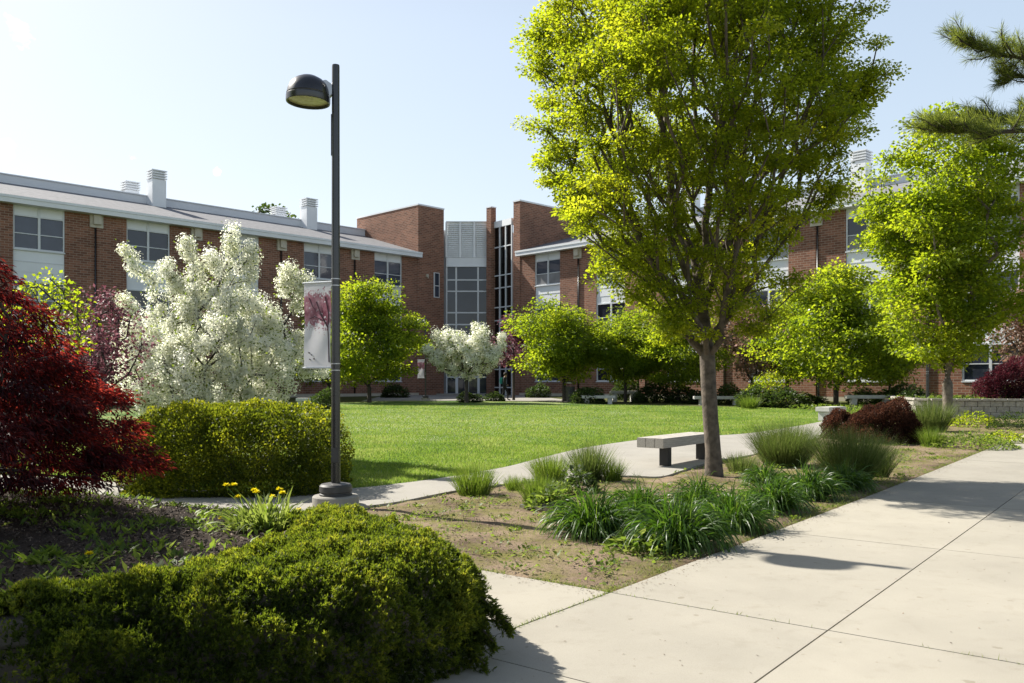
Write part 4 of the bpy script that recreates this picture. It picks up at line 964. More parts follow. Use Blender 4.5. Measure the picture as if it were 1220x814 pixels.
# ground-cover weeds, moss-like grass and litter: nobody could count these
def weeds():
    pts = points_in(bed, 9000, lambda q: (np.array([mnoise.fractal((x * .55, y * .55, 9.0), .9, 2.1, 4) for x, y in q]) > .10) * np.clip(12 / q[:, 1], .2, 1))
    ctr_ = points_in(bed, 420, lambda q: np.clip(9 / q[:, 1], .15, 1) ** 1.5)
    P = []; 
    for cx_, cy_ in ctr_:
        k = rng.integers(8, 40); s = rng.uniform(.03, .14); P.append(np.c_[cx_ + rng.normal(0, s, k), cy_ + rng.normal(0, s, k)])
    P = np.concatenate(P); P = P[signed_dist(P, np.array(bed)) > .02]; n = len(P)
    a = rng.uniform(0, 6.28, n); A = np.c_[np.cos(a), np.sin(a), rng.uniform(.1, .9, n)]; s = rng.uniform(.02, .065, n)
    P3_ = np.c_[P, zgv(P[:, 1]) + rng.uniform(.005, .03, n)]
    tag(link('weeds', leaf_mesh('weeds', P3_, A, rng.normal(0, .4, (n, 3)) + [0, 0, 1], s, s * .5, M['lf_weed'], np.clip(rng.normal(.55, .25, n), 0, 1))), kind='stuff')
    n = len(pts); P3_ = np.c_[pts, zgv(pts[:, 1])]; D = rng.normal(0, .6, (n, 3)); D[:, 2] = 1
    tag(link('sparse_grass', blade_mesh('sparse_grass', P3_, D, rng.uniform(.02, .07, n), .006, .5, M['lf_tuft'], np.clip(rng.normal(.75, .2, n), 0, 1), 2)), kind='stuff')
    pts = points_in(bed, 9000, lambda q: np.clip(9 / q[:, 1], .05, 1) ** 2); n = len(pts)
    tag(link('soil_crumbs', leaf_mesh('soil_crumbs', np.c_[pts, zgv(pts[:, 1]) + rng.uniform(-.004, .012, n)], rng.normal(0, 1, (n, 3)) * [1, 1, .25], rng.normal(0, .5, (n, 3)) + [0, 0, 1], rng.uniform(.008, .035, n), rng.uniform(.006, .018, n), M['chip'], np.clip(rng.normal(.75, .25, n), 0, 1), fold=.3)), kind='stuff')
    k = 1700; q = np.array([WK(rng.uniform(0, 16) ** 1.0, abs(rng.normal(0, .10))) for _ in range(k)] + [WK(-abs(rng.normal(0, .09)), -rng.uniform(0, 3.2)) for _ in range(420)] + [WK(rng.uniform(-3, 6), rng.uniform(0, 3)) for _ in range(260)]); n = len(q)
    tag(link('edge_litter', leaf_mesh('edge_litter', np.c_[q, zgv(q[:, 1]) + .009], rng.normal(0, 1, (n, 3)) * [1, 1, .12], rng.normal(0, .25, (n, 3)) + [0, 0, 1], rng.uniform(.006, .022, n), rng.uniform(.004, .012, n), M['chip'], np.clip(rng.normal(.92, .25, n), 0, 1), fold=.05)), kind='stuff')
    # edge grass where the bed meets the walk and along the lawn
    e = []
    for k in range(7000): e.append(WK(rng.uniform(0, 22), -abs(rng.normal(0, .10)) + .005))
    for k in range(1300): e.append(WK(-abs(rng.normal(0, .02)) * -1 + .0, -rng.uniform(0, 1.9)))
    for k in range(500): e.append(WK(-rng.uniform(0, 1.64), rng.normal(0, .008)))
    for k in range(150): e.append(WK(rng.normal(0, .007), rng.uniform(0, 3.04)))
    e = np.array(e); n = len(e); D = rng.normal(0, .7, (n, 3)); D[:, 2] = 1
    on = np.array([mnoise.noise((x * 2.2, y * 2.2, 4)) for x, y in e]) > -.15; e = e[on]; D = D[on]; n = len(e)
    tag(link('edge_grass', blade_mesh('edge_grass', np.c_[e, zgv(e[:, 1]) - .006], D, rng.uniform(.015, .05, n), .005, .6, M['lf_tuft'], np.clip(rng.normal(.75, .2, n), 0, 1), 2)), kind='stuff')
weeds()
def raised_bed_litter():
    pts = points_in(RB, 26000, lambda q: np.clip(6 / q[:, 1], .1, 1) * (q[:, 0] > -6.5)); n = len(pts)
    z = np.array([rb_z(x, y) for x, y in pts])
    tag(link('bark_mulch', leaf_mesh('bark_mulch', np.c_[pts, z + rng.uniform(-.01, .03, n)], rng.normal(0, 1, (n, 3)) * [1, 1, .3], rng.normal(0, .5, (n, 3)) + [0, 0, 1], rng.uniform(.015, .06, n), rng.uniform(.006, .02, n), M['chip'], np.clip(rng.normal(.30, .28, n), 0, 1), fold=.2)), kind='stuff')
    c = points_in(RB, 430, lambda q: (q[:, 0] > -6) * 1.0); P = []
    for cx_, cy_ in c:
        k = rng.integers(6, 26); s = rng.uniform(.02, .10); P.append(np.c_[cx_ + rng.normal(0, s, k), cy_ + rng.normal(0, s, k)])
    P = np.concatenate(P); P = P[signed_dist(P, RBp) > .05]; n = len(P); z = np.array([rb_z(x, y) for x, y in P]); a = rng.uniform(0, 6.28, n); s = rng.uniform(.03, .10, n)
    tag(link('bed_weeds', leaf_mesh('bed_weeds', np.c_[P, z], np.c_[np.cos(a), np.sin(a), rng.uniform(.3, 1.6, n)], rng.normal(0, .4, (n, 3)) + [0, 0, 1], s, s * .32, M['lf_weed'], np.clip(rng.normal(.4, .25, n), 0, 1))), kind='stuff')
raised_bed_litter()

# ------------------------------------------------------------------ low stone wall and the juniper that hangs over it
def path_frames(L, step):
    L = np.array(L); seg = np.linalg.norm(np.diff(L, axis=0), axis=1); cum = np.r_[0, np.cumsum(seg)]; s = np.arange(0, cum[-1], step); o = []
    for a in s:
        i = min(len(seg) - 1, np.searchsorted(cum, a, 'right') - 1); t = (a - cum[i]) / seg[i]; d = (L[i + 1] - L[i]) / seg[i]
        o.append((L[i] + (L[i + 1] - L[i]) * t, d))
    return o
WALL = RB[:26]
def stone_wall(name, line, courses, bh, bl_, bt, mat, label, ztop_cap=None, z0=0.0, bevel=.012):
    """courses of separate rough blocks with open joints, one mesh"""
    mb = MB(); r_ = random.Random(5)
    fr = path_frames(line, bl_)
    for c in range(courses):
        for i, (p, d) in enumerate(fr):
            q = np.array(p) + d * (bl_ * .5 if c % 2 else 0); nrm = np.array([d[1], -d[0]])
            l, t = bl_ * .5 - .006, bt * .5; j = r_.uniform(-.012, .012); q = q + nrm * (j - c * .012)
            base = zg(q[1]) + z0
            za, zb = base + c * bh + .004, base + (c + 1) * bh - .004
            cs = [q - d * l - nrm * t, q + d * l - nrm * t, q + d * l + nrm * t, q - d * l + nrm * t]
            mb.add([(*k, za) for k in cs] + [(*k, zb) for k in cs], [(0, 3, 2, 1), (4, 5, 6, 7), (0, 1, 5, 4), (1, 2, 6, 5), (2, 3, 7, 6), (3, 0, 4, 7)])
    if ztop_cap:
        for i, (p, d) in enumerate(fr):
            q = np.array(p) + d * bl_ * .3; nrm = np.array([d[1], -d[0]]); l, t = bl_ * .5 - .004, bt * .5 + .04; base = zg(q[1]) + z0 + courses * bh
            cs = [q - d * l - nrm * t, q + d * l - nrm * t, q + d * l + nrm * t, q - d * l + nrm * t]
            mb.add([(*k, base + .002) for k in cs] + [(*k, base + ztop_cap) for k in cs], [(0, 3, 2, 1), (4, 5, 6, 7), (0, 1, 5, 4), (1, 2, 6, 5), (2, 3, 7, 6), (3, 0, 4, 7)])
    o = mb.build(name, mat, bevel=bevel); return tag(o, label, 'wall')
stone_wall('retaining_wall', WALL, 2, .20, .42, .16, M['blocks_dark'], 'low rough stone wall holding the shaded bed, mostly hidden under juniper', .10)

def juniper():
    t = empty('juniper_shrub', (-1.0, 4.6, 0), 0, 'spreading juniper draped over the low stone wall in the foreground', 'shrub')
    line = np.array(smooth_line([(-3.6, 2.80), (-2.6, 3.32), (-1.95, 3.66), (-.95, 4.18), (-.52, 4.62), (-.66, 5.15), (-1.20, 6.05), (-1.55, 6.6)], 8))
    fr = path_frames(line, .004); m = len(fr)
    prof = np.array([(-1.05, .46), (-.75, .56), (-.40, .62), (-.10, .64), (.12, .58), (.28, .46), (.36, .30), (.36, .14), (.30, .02)])
    seg = np.linalg.norm(np.diff(prof, axis=0), axis=1); cum = np.r_[0, np.cumsum(seg)] / seg.sum()
    n = 84000
    i = rng.integers(0, m, n); u = rng.random(n)
    pd = np.interp(u, cum, prof[:, 0]); pz = np.interp(u, cum, prof[:, 1])
    du = .02; td = np.interp(np.minimum(u + du, 1), cum, prof[:, 0]) - np.interp(np.maximum(u - du, 0), cum, prof[:, 0]); tz = np.interp(np.minimum(u + du, 1), cum, prof[:, 1]) - np.interp(np.maximum(u - du, 0), cum, prof[:, 1])
    fr_ = i / m; ins = np.where(fr_ < .25, .30, np.clip(.30 + (fr_ - .25) * 2.4, .3, 1)); td = np.where(pd < 0, td * ins, td); pd = np.where(pd < 0, pd * ins, pd)
    base = np.array([fr[k][0] for k in i]); d = np.array([fr[k][1] for k in i]); nr = np.stack([d[:, 1], -d[:, 0]], 1)
    frac = i / m
    k_ = np.clip(np.minimum(frac * 6, (1 - frac) * 7), .0, 1); k_ = k_ ** .6                  # thinner at both ends
    P = np.c_[base + nr * (pd * (np.where(pd > 0, k_, .55 + .45 * k_)))[:, None], pz * (.75 + .25 * k_) - .12 * (1 - k_) - .07 * np.clip(1 - frac / .65, 0, 1) - .02]
    nn = np.c_[nr * tz[:, None] * -1, np.zeros(n)]; nn[:, 2] = td; nn = unit(nn); nn *= np.where((nn[:, 2:3] < 0) & (u[:, None] < .4), -1, 1)
    lf = np.array([mnoise.fractal((q[0] * 4.2, q[1] * 4.2, q[2] * 4.2), .75, 2.1, 4) for q in P]); lf2 = np.array([mnoise.noise((q[0] * 9, q[1] * 9, q[2] * 9)) for q in P])
    P = P + nn * (.055 * lf + .045 * lf2 - .09 * rng.random(n) ** 2)[:, None]
    P[:, 2] = np.maximum(P[:, 2], .015)
    keep = ~((frac > .16) & (frac < .30) & (u > .5) & (rng.random(n) > .22)) & ~((frac > .78) & (pd < -.42))
    P, nn, lf, lf2, u = P[keep], nn[keep], lf[keep], lf2[keep], u[keep]; n = len(P)
    # free branches that stick out past the corner
    ex = []; exn = []; mb = MB(); r_ = random.Random(3)
    twigs = []
    for (a, b, k) in (((-.40, 4.72, .52), (-.02, 4.62, .20), 520), ((-.42, 4.75, .42), (-.10, 4.55, .12), 380), ((-.5, 4.85, .60), (-.18, 4.9, .40), 260), ((-.42, 4.6, .3), (-.14, 4.4, .05), 260), ((-2.4, 3.5, .47), (-2.15, 3.36, .36), 220), ((-.7, 5.3, .6), (-.45, 5.3, .45), 220)):
        a = np.array(a); b = np.array(b); s = rng.random(k) ** .8; c = a + (b - a) * s[:, None]; c[:, 2] -= .05 * s ** 2
        ex.append(c + rng.normal(0, .035, (k, 3)) * (1.1 - .75 * s)[:, None]); exn.append(np.tile(unit(b - a + [0, 0, .12]), (k, 1)))
        mb.tube([a, (a + b) / 2, b], [.012, .009, .004], 5)
    for k in range(40):
        f = r_.random(); p, d_ = fr[int(f * (m - 1))]; q = np.array(p); nr_ = np.array([d_[1], -d_[0]])
        mb.tube([(*(q - nr_ * .5), .38), (*(q - nr_ * .1), .50), (*(q + nr_ * .10), .46)], [.014, .010, .004], 5)
    P = np.vstack([P] + ex); nn = np.vstack([nn] + exn); lf = np.r_[lf, np.zeros(len(P) - len(lf))]; lf2 = np.r_[lf2, np.zeros(len(P) - len(lf2))]; n = len(P)
    per = 11; B = np.repeat(P, per, 0); Nn = np.repeat(nn, per, 0); mm = n * per
    ax = unit(Nn * .9 + [0, 0, .35] + np.repeat(rng.normal(0, .45, (n, 3)), per, 0))
    A = unit(ax + rng.normal(0, .5, (mm, 3)))
    B = B + ax * rng.uniform(0, .024, (mm, 1))
    rnd = np.clip(.42 + .35 * np.repeat(lf, per) + .22 * np.repeat(lf2, per) + np.repeat(rng.normal(0, .13, n), per) + rng.normal(0, .08, mm), 0, 1)
    V = leaf_mesh('foliage', B - [-1.0, 4.6, 0], A, rng.normal(0, 1, (mm, 3)), rng.uniform(.013, .028, mm), rng.uniform(.0045, .0075, mm), M['lf_jun'], rnd, fold=.1)
    link('foliage', V, t)
    o = mb.build('stem', M['bark_dark'], t, loc=(1.0, -4.6, 0), smooth=True)
juniper()

# dandelions: a tuft with many heads at the bed corner, and single ones
def dandelion(base, z, heads, leafn, sc, label, seed, group='dandelions in flower'):
    x, y = base; t = empty('dandelion', (x, y, z), 0, label, 'flower', group); r_ = np.random.default_rng(seed)
    n = int(leafn * 2.0); a = r_.uniform(0, 6.28, n); R = r_.random(n) ** .6 * .13 * sc; P = np.c_[R * np.cos(a), R * np.sin(a), np.zeros(n)]
    D = np.c_[np.cos(a) * .7, np.sin(a) * .7, np.ones(n)] + r_.normal(0, .3, (n, 3))
    link('leaves', blade_mesh('leaves', P, D, r_.uniform(.05, .17, n) * sc, r_.uniform(.016, .030, n), r_.uniform(.3, 1.5, n), M['lf_weed'], np.clip(r_.normal(.8, .2, n), 0, 1), 4), t)
    if len(heads) > 3:
        k = 420; a3 = r_.uniform(0, 6.28, k); r3 = np.sqrt(r_.random(k)) * .27; z3 = r_.uniform(0, .20, k) * (1.1 - r3 / .27)
        link('foliage', leaf_mesh('foliage', np.c_[r3 * np.cos(a3), r3 * np.sin(a3), z3], np.c_[np.cos(a3) * .5, np.sin(a3) * .5, np.ones(k)] + r_.normal(0, .45, (k, 3)), r_.normal(0, .5, (k, 3)) + [0, 0, .6], r_.uniform(.035, .085, k), r_.uniform(.016, .032, k), M['lf_weed'], np.clip(r_.normal(.8, .2, k), 0, 1)), t)
    for (hx, hy, hz) in heads:
        s = MB(); s.tube([(hx * .25, hy * .25, 0), (hx * .6, hy * .6, hz * .55), (hx, hy, hz - .004)], .0028, 5); so = s.build('flower_stem', M['lf_weed'], t, smooth=True)
        k = 60; an = r_.uniform(0, 6.28, k); el = r_.uniform(.05, 1.2, k); Pp = np.tile([hx, hy, hz], (k, 1)) + r_.normal(0, .002, (k, 3))
        A = np.c_[np.cos(an) * np.cos(el), np.sin(an) * np.cos(el), np.sin(el) * .6]
        link('flower_head', leaf_mesh('flower_head', Pp, A, np.c_[np.zeros(k), np.zeros(k), np.ones(k)] + r_.normal(0, .2, (k, 3)), .027, .009, M['yellow'], r_.random(k)), so)
    return t
dz = rb_z(-1.72, 6.0) + .02; DY = 6.0; dbx = X_(318, DY)
def hd(px, py): return (X_(px, DY) - dbx, random.uniform(-.12, .12), Z_(py, DY) - dz)
dandelion((dbx, DY), dz, [hd(272, 578), hd(283, 577), hd(297, 587), hd(281, 594), hd(310, 585), hd(328, 586), hd(341, 586), hd(326, 592), hd(351, 611)], 170, 1.75, 'dandelion tuft with many yellow heads beside the lamp post base', 3)
dandelion((X_(264, 6.1), 6.1), rb_z(-2.0, 6.1), [(0, 0, .09)], 10, .8, 'single yellow dandelion on bare soil left of the many-headed tuft', 4)
dandelion((X_(106, 4.9), 4.9), rb_z(-2.4, 4.9), [(0, 0, .07)], 12, .8, 'single dandelion in the deep shade of the raised bed', 5)
dq = gpx(738, 636); dandelion(dq, zg(dq[1]), [(0, -.05, .15)], 14, .9, 'single dandelion at the foot of a daylily by the drain grate', 6)

# ------------------------------------------------------------------ lamp posts, banners
def lamp_post(loc, label, group):
    t = empty('street_lamp', loc, 0, label, 'lamp post', group)
    b = MB(); b.lathe([(.275, -.05), (.28, .01), (.28, .105), (.265, .12)], 28); b.build('concrete_footing', M['concrete_old'], t, smooth='auto')
    b = MB(); b.lathe([(.195, .121), (.197, .14), (.185, .148), (.185, .16), (.197, .168), (.195, .235), (.175, .258), (.11, .27), (.058, .272)], 28); b.build('base_cover', M['polebase'], t, smooth='auto')
    b = MB(); b.lathe([(.056, .25), (.052, 2.6), (.047, 5.33), (.044, 5.355)], 18)
    b.box(-.053, -.0425, -.03, .03, 4.25, 4.75)
    po = b.build('pole', M['pole'], t, smooth='auto')
    b = MB(); b.box(-.045, .045, -.0585, -.040, .52, .70); b.lathe([(.006, 0), (.006, .003)], 8, c=(0, -.055, .69)); b.build('hand_hole_cover', M['polebase'], t, bevel=.004)
    hz = 4.95; hx = -.335                                            # lamp head, tilted a little
    h = MB(); h.lathe([(.262, -.055), (.266, -.04), (.266, .02), (.258, .03), (.258, .036), (.262, .042), (.252, .10), (.222, .17), (.17, .225), (.10, .262), (.03, .275), (.001, .276)], 28, cap=False)
    h.lathe([(.245, -.05), (.262, -.055)], 28, cap=False); h.lathe([(.245, -.05), (.24, -.01)], 28, cap=False)
    ho = h.build('lamp_head', M['pole'], t, loc=(hx, 0, hz), smooth='auto'); ho.rotation_euler = (0, math.radians(2), 0)
    l = MB(); l.lathe([(.001, -.034), (.12, -.032), (.243, -.022)], 28, cap=False); l.build('lens', M['lens'], ho, smooth=True)
    a = MB(); a.prism([(.06, .06), (.24, -.02), (.30, .05), (.30, .16), (.22, .22), (.14, .20)], -.03, .03, 'y'); a.build('mount_arm', M['strap'], t, loc=(hx, 0, hz), bevel=.006)
    for z in (1.64, 1.72, 2.67, 2.75):
        s = MB(); s.lathe([(.0515, -.006), (.0575, -.006), (.0575, .006), (.0515, .006)], 18, cap=False); s.build('strap', M['strap'], t, loc=(0, 0, z), smooth='auto')
    return t
def lens_mat():
    m, t, b = new_mat('frosted_lens'); tc = t.nodes.new('ShaderNodeTexCoord'); v = t.nodes.new('ShaderNodeTexVoronoi'); v.inputs['Scale'].default_value = 14; t.links.new(tc.outputs['Object'], v.inputs['Vector'])
    r = ramp(t, [(0, (.42, .42, .16)), (.6, (.60, .60, .30))], v.outputs['Distance']); t.links.new(r.outputs[0], b.inputs['Base Color']); b.inputs['Roughness'].default_value = .25
    return m
M['lens'] = lens_mat()
LY = 10.42; LX = X_(400, LY); LP = lamp_post((LX, LY, 0), 'tall dark lamp post with a domed head at the corner of the raised bed', 'lamp posts around the lawn')
def lamp_at(px, Y, label):
    o = copy_tree(LP); o.location = (X_(px, Y), Y, zg(Y)); o['label'] = label; return o
lamp_at(507, 55, 'lamp post far across the lawn carrying the small grey banner by the dark wall')
lamp_at(1105, 34, 'thin lamp post before the block wall, left of the yellow-green tree trunk')
lamp_at(975, 46, 'lamp post at the brick wall beside a maple trunk')

def banner_mat():
    m, t, b = new_mat('banner_print')
    tc = t.nodes.new('ShaderNodeTexCoord'); v = tc.outputs['Object']; sp = t.nodes.new('ShaderNodeSeparateXYZ'); t.links.new(v, sp.inputs[0])
    n = noise_node(t, v, 22, 5, .7); n2 = noise_node(t, v, 7, 3, .6)
    # blossom specks: dense in the upper part, gone in the lower part
    mr = t.nodes.new('ShaderNodeMapRange'); mr.inputs['From Min'].default_value = .36; mr.inputs['From Max'].default_value = .62; t.links.new(sp.outputs[2], mr.inputs['Value'])
    mr2 = t.nodes.new('ShaderNodeMapRange'); mr2.inputs['From Min'].default_value = 1.02; mr2.inputs['From Max'].default_value = .82; t.links.new(sp.outputs[2], mr2.inputs['Value'])
    mu = t.nodes.new('ShaderNodeMath'); mu.operation = 'MULTIPLY'; t.links.new(mr.outputs[0], mu.inputs[0]); t.links.new(mr2.outputs[0], mu.inputs[1])
    ad = t.nodes.new('ShaderNodeMath'); ad.operation = 'MULTIPLY_ADD'; t.links.new(mu.outputs[0], ad.inputs[0]); ad.inputs[1].default_value = .32; t.links.new(n.outputs['Fac'], ad.inputs[2])
    f = ramp(t, [(.66, (0, 0, 0)), (.72, (1, 1, 1))], ad.outputs[0]).outputs[0]
    cc = ramp(t, [(.35, (.20, .06, .09)), (.55, (.42, .20, .25)), (.7, (.62, .42, .46))], n2.outputs['Fac']).outputs[0]
    c = mixc(t, f, (.74, .73, .77), cc)
    t.links.new(c, b.inputs['Base Color']); b.inputs['Roughness'].default_value = .6
    tr = t.nodes.new('ShaderNodeBsdfTranslucent'); t.links.new(c, tr.inputs[0]); mx = t.nodes.new('ShaderNodeMixShader'); mx.inputs[0].default_value = .38
    t.links.new(b.outputs[0], mx.inputs[1]); t.links.new(tr.outputs[0], mx.inputs[2]); t.links.new(mx.outputs[0], t.nodes['Material Output'].inputs[0])
    return m
M['banner'] = banner_mat(); M['print_trunk'] = plain('printed_tree_trunk', (.10, .06, .07), .6)
def banner(loc, rz, label):
    t = empty('banner', loc, rz, label, 'banner', 'lamp post banners')
    nx, nz = 8, 20; V = []
    for j in range(nz + 1):
        for i in range(nx + 1):
            x = .40 * i / nx + .012; z = 1.03 * j / nz
            V.append((x, .012 * math.sin(i * .9 + j * .35) * math.sin(math.pi * j / nz), z))
    idx = np.arange((nx + 1) * (nz + 1)).reshape(nz + 1, nx + 1); Q = np.stack([idx[:-1, :-1], idx[:-1, 1:], idx[1:, 1:], idx[1:, :-1]], -1).reshape(-1, 4)
    link('cloth', raw_mesh('cloth', V, Q, M['banner'], smooth=True), t)
    for z in (-.008, 1.038):
        b = MB(); b.tube([(-.02, 0, z), (.43, 0, z)], .011, 8); b.build('bracket_arm', M['white'], t, smooth='auto')
    tw = MB()                                                         # the printed tree's stem and boughs, raised ink
    for pts, r in (([(.035, .0, .06), (.04, 0, .30), (.06, 0, .48), (.14, 0, .62), (.22, 0, .80)], .008), ([(.06, 0, .48), (.05, 0, .66), (.09, 0, .86)], .006), ([(.10, 0, .56), (.24, 0, .62), (.33, 0, .60)], .005), ([(.14, 0, .62), (.28, 0, .74), (.34, 0, .86)], .004)):
        for s in (-1, 1):
            tw.tube([(p[0], s * .004 + .012 * math.sin(p[0] / .05 * .9 + p[2] / .0515 * .35) * math.sin(math.pi * p[2] / 1.03), p[2]) for p in pts], [r] * len(pts), 4)
    for (mx_, mz_, mr_) in ((.335, .175, .010), (.300, .150, .009), (.325, .095, .009), (.265, .100, .011)):   # four small fallen petals printed low on the cloth
        for s in (-1, 1):
            yy = .012 * math.sin(mx_ / .05 * .9 + mz_ / .0515 * .35) * math.sin(math.pi * mz_ / 1.03) + s * .004
            tw.tube([(mx_ - mr_, yy, mz_), (mx_ + mr_, yy, mz_ + mr_ * .6)], [mr_ * .9, mr_ * .4], 6)
    tw.build('printed_tree', M['print_trunk'], t)
    return t
ban = banner((LX - .052, LY + .01, 1.68), math.radians(180 - 24), 'white banner printed with a pink blossoming tree, hung on the near lamp post')
o = copy_tree(ban); o.location = (X_(507, 55) - .06, 55, zg(55) + 1.40); o['label'] = 'small banner on the far lamp post by the dark wall'; o.scale = (1.25, 1, 1.12)

# ------------------------------------------------------------------ benches
def wood_mat():
    m, t, b = new_mat('weathered_grey_wood'); tc = t.nodes.new('ShaderNodeTexCoord'); mp = t.nodes.new('ShaderNodeMapping'); mp.inputs['Scale'].default_value = (1.2, 14, 22); t.links.new(tc.outputs['Object'], mp.inputs[0])
    n = noise_node(t, mp.outputs[0], 3, 6, .65, .4); r = ramp(t, [(.3, (.28, .25, .215)), (.55, (.43, .40, .36)), (.8, (.56, .53, .49))], n.outputs['Fac']); t.links.new(r.outputs[0], b.inputs['Base Color']); b.inputs['Roughness'].default_value = .85
    bump(t, b, n.outputs['Fac'], .4, .006); return m
M['wood'] = wood_mat()
M['bench_stone'] = plain('pale_bench_stone', (.50, .49, .46), .8, .12, 4, bmp=.3, bscale=30)
def beam_bench(a, length, width, rz, label, mat, legmat, top=.44, th=.155, group=None):
    t = empty('bench', (*a, zg(a[1])), rz, label, 'bench', group)
    s = MB(); n = 3
    for k in range(n):
        w0 = width / n; s.box(0, length, k * w0 + .002, (k + 1) * w0 - .002, top - th, top)
    s.build('seat', mat, t, bevel=.006)
    for x in (.12 * length + .05, .86 * length - .05):
        l = MB(); l.box(x - .06, x + .06, .03, .21, -.02, top - th - .001); l.build('leg', legmat, t, bevel=.006)
    return t
# near bench: its end faces the camera and it runs away to the right behind the trunk
na = G(786, 557.5); nb_ = (X_(838, 17.9), 17.9)
Yb = na[1] - .30
pA = Vector((X_(790.5, 14.7), 14.7, 0)); rzb = math.atan2(2.15, 1.62)
beam_bench((pA.x, pA.y), 2.15, .52, rzb, 'grey weathered wooden bench on dark legs beside the large tree', M['wood'], M['black'], .50, .17)
def slab_bench(px, Y, length, rz, label, top=.45):
    t = empty('bench', (X_(px, Y), Y, zg(Y)), rz, label, 'bench', 'pale stone benches around the lawn')
    s = MB(); s.box(-length / 2, length / 2, -.26, .26, top - .16, top); s.build('seat', M['bench_stone'], t, bevel=.012)
    for x in (-length * .34, length * .34):
        l = MB(); l.box(x - .12, x + .12, -.20, .20, -.05, top - .161); l.build('leg', M['bench_stone'], t, bevel=.01)
    return t
slab_bench(713, 47.5, 1.85, -.05, 'pale stone bench low at the lawn edge, nearest of the pair left of the trunk')
slab_bench(743, 52, 1.65, .1, 'pale stone bench farther back of the pair, by the dark shrubs', .62)
slab_bench(856, 46, 2.65, -.02, 'long pale stone bench behind the large trunk at the lawn edge')
slab_bench(367, 42.5, 1.1, 0, 'pale stone bench across the lawn just left of the lamp post')
slab_bench(1036, 41, 2.2, -.1, 'pale stone bench at the wall behind the reddish-brown shrub', .62)
slab_bench(688, 54, 1.2, 0, 'short pale stone bench beside the litter bin', .62)
slab_bench(990, 30, 1.25, .75, 'pale stone bench beside the curved path, left of the reddish-brown shrub', .48)

# ------------------------------------------------------------------ litter bin, drain grate, second low wall with plants on it
t = empty('litter_bin', (X_(679, 51), 51, zg(51)), 0, 'dark round litter bin with a flat rain hood beside the maple trunk', 'litter bin')
b = MB(); b.lathe([(.26, -.02), (.28, .05), (.30, .80), (.31, .86), (.31, .90), (.27, .90)], 20); b.build('body', M['polebase'], t, smooth='auto')
b = MB(); b.lathe([(.33, 1.10), (.33, 1.14), (.22, 1.20), (.02, 1.22)], 20); b.build('hood', M['strap'], t, smooth='auto')
for k in range(4):
    b = MB(); a = k * math.pi / 2 + .4; b.box(.27 * math.cos(a) - .015, .27 * math.cos(a) + .015, .27 * math.sin(a) - .015, .27 * math.sin(a) + .015, .88, 1.11); b.build('hood_post', M['polebase'], t)
gx_, gy_ = G(655, 603); t = empty('drain_grate', (gx_, gy_, .012), math.atan2(E1.y, E1.x), 'rusty slotted drain grate set in the bed soil', 'drain grate')
b = MB(); b.box(-.26, .26, -.26, -.235, -.03, .012); b.box(-.26, .26, .235, .26, -.03, .012); b.box(-.26, -.235, -.2345, .2345, -.03, .012); b.box(.235, .26, -.2345, .2345, -.03, .012)
b.build('frame', M['strap'], t)
b = MB()
for k in range(9): b.box(-.2345, .2345, -.215 + k * .054 - .014, -.215 + k * .054 + .014, -.02, .010)
b.build('bars', M['polebase'], t)
b = MB(); b.box(-.2345, .2345, -.2345, .2345, -.035, -.028); b.build('pit', M['black'], t)

w0_ = (X_(1094, 34.4), 36.5); w1_ = (X_(1095, 33.0), 33.0)
stone_wall('retaining_wall', [w0_, w1_, (w1_[0] + .3, 32.7), (19.5, 32.2), (26, 31.6)], 3, .21, .45, .24, M['blocks'], 'low wall of pale split-face blocks behind the yellow-green tree', .09, z0=-.03, bevel=.014)
PLT = [(w1_[0] + .1, 36.3), (w1_[0] + .1, 33.1), (w1_[0] + .4, 32.85), (19.5, 32.33), (26, 31.73), (27, 39), (18, 41)]
tag(sheet('wall_bed', PLT, .56, M['mulch']), kind='structure')
gcv = points_in(PLT, 4200, lambda q: np.clip((36.5 - q[:, 1]) / 3, .1, 1)); n = len(gcv)
hgt = np.array([max(0, .12 + .22 * mnoise.noise((x * 1.4, y * 1.4, 1))) for x, y in gcv])
tag(link('ground_cover', leaf_mesh('ground_cover', np.c_[gcv, zgv(gcv[:, 1]) + .56 + hgt * rng.random(n)], rng.normal(0, 1, (n, 3)) * [1, 1, .5] + [0, -.1, .2], rng.normal(0, .5, (n, 3)) + [0, -.3, 1], rng.uniform(.08, .18, n), rng.uniform(.05, .11, n), M['lf_weed'], np.clip(rng.normal(.45, .25, n), 0, 1))), kind='stuff')
gl = points_in([G(930, 488), G(1090, 484), G(1090, 497), G(1040, 497), G(990, 489.5)], 2600); n = len(gl)
tag(link('low_plants', leaf_mesh('low_plants', np.c_[gl, zgv(gl[:, 1]) + rng.random(n) * .2], rng.normal(0, 1, (n, 3)) * [1, 1, .4] + [0, 0, .4], rng.normal(0, .5, (n, 3)) + [0, 0, 1], rng.uniform(.07, .16, n), rng.uniform(.04, .09, n), M['lf_weed'], np.clip(rng.normal(.45, .25, n), 0, 1))), kind='stuff')

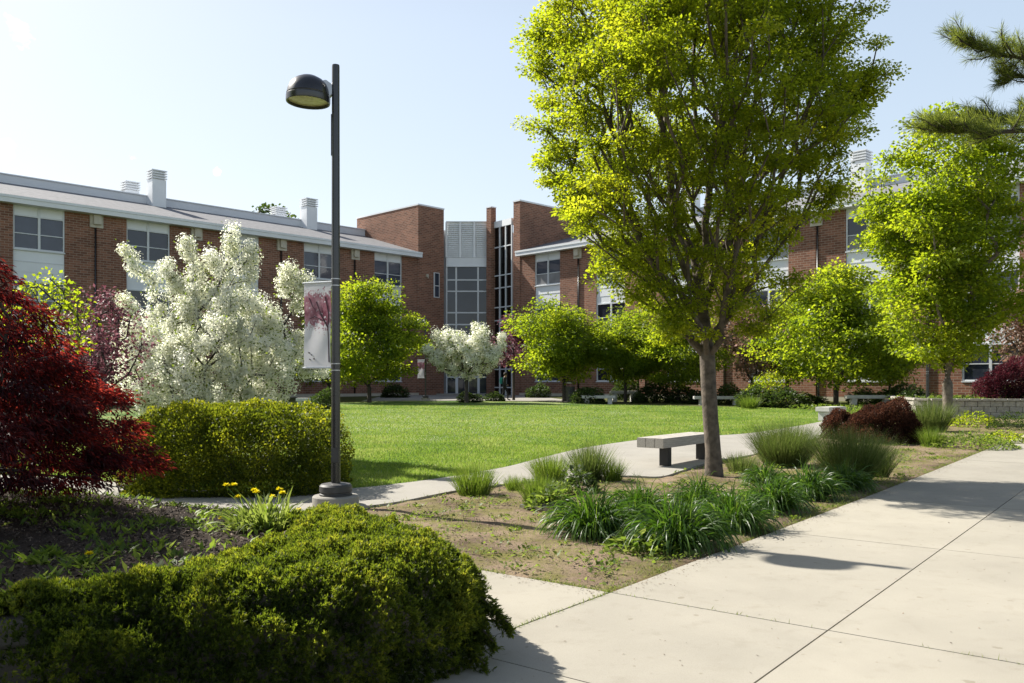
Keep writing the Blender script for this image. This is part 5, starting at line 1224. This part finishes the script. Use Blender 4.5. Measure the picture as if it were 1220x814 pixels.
# ------------------------------------------------------------------ a person walking along the far side of the lawn
def person(px, Y, rz, label):
    t = empty('person', (X_(px, Y), Y, zg(Y) + .004), rz, label, 'person')
    J = {'pelvis': (0, 0, .93), 'waist': (0, 0, 1.10), 'chest': (.03, 0, 1.33), 'neck': (.05, 0, 1.47), 'head': (.08, 0, 1.60), 'crown': (.08, 0, 1.71),
         'hipL': (0, .09, .88), 'kneeL': (.20, .10, .50), 'ankL': (.18, .10, .09), 'toeL': (.36, .11, .05),
         'hipR': (0, -.09, .88), 'kneeR': (-.02, -.10, .48), 'ankR': (-.28, -.10, .16), 'toeR': (-.16, -.11, .03),
         'shL': (.03, .19, 1.40), 'elL': (-.12, .24, 1.14), 'wrL': (-.02, .23, .92), 'haL': (.02, .22, .83), 'shR': (.03, -.19, 1.40), 'elR': (.04, -.25, 1.12), 'wrR': (.22, -.20, .98), 'haR': (.30, -.18, .95)}
    R = {'pelvis': .135, 'waist': .12, 'chest': .14, 'neck': .055, 'head': .095, 'crown': .075, 'hip': .095, 'knee': .062, 'ank': .042, 'toe': .035, 'sh': .062, 'el': .043, 'wr': .03, 'ha': .03}
    E = [('pelvis', 'waist'), ('waist', 'chest'), ('chest', 'neck'), ('neck', 'head'), ('head', 'crown')]
    for s in 'LR': E += [('pelvis', 'hip' + s), ('hip' + s, 'knee' + s), ('knee' + s, 'ank' + s), ('ank' + s, 'toe' + s), ('chest', 'sh' + s), ('sh' + s, 'el' + s), ('el' + s, 'wr' + s), ('wr' + s, 'ha' + s)]
    ks = list(J); me = bpy.data.meshes.new('body'); me.from_pydata([J[k] for k in ks], [(ks.index(a), ks.index(b)) for a, b in E], [])
    o = bpy.data.objects.new('body', me); COL.objects.link(o)
    md = o.modifiers.new('skin', 'SKIN'); 
    for i, k in enumerate(ks):
        r = R.get(k, R.get(k[:-1], .05)); me.skin_vertices[0].data[i].radius = (r, r); me.skin_vertices[0].data[i].use_root = (k == 'pelvis')
    o.modifiers.new('sub', 'SUBSURF').levels = 2; o.modifiers['sub'].render_levels = 2
    dg = bpy.context.evaluated_depsgraph_get(); bm = bpy.data.meshes.new_from_object(o.evaluated_get(dg)); bpy.data.objects.remove(o)
    bm.name = 'body'
    for m in ('skin', 'jacket', 'trouser'): bm.materials.append(M[m])
    for p in bm.polygons:
        c = p.center; p.use_smooth = True
        p.material_index = 2 if c.z < .98 and abs(c.y) < .19 and not (c.x > .12 and c.z > .9) else (1 if c.z < 1.46 and not (c.z < .9 or (c.x > .24 and c.z < 1.0)) else 0)
    link('body', bm, t)
    h = MB(); h.lathe([(.098, -.02), (.112, .04), (.10, .10), (.06, .135), (.005, .145)], 14); h.build('hair', M['hair'], t, loc=(.055, 0, 1.60), smooth=True)
    b = MB(); b.prism([(-.15, 1.02), (-.27, 1.06), (-.29, 1.28), (-.24, 1.42), (-.10, 1.45)], -.14, .14, 'y'); b.build('backpack', M['teal'], t, bevel=.03)
M['skin'] = plain('skin_tone', (.42, .26, .19), .6); M['jacket'] = plain('dark_jacket', (.035, .035, .042), .9); M['trouser'] = plain('black_trousers', (.015, .015, .018), .9)
M['hair'] = plain('brown_hair', (.05, .03, .02), .7); M['teal'] = plain('teal_cloth', (.05, .33, .34), .8)
person(601, 52.5, math.radians(-15), 'person in dark clothes with a teal backpack walking past the entrance')
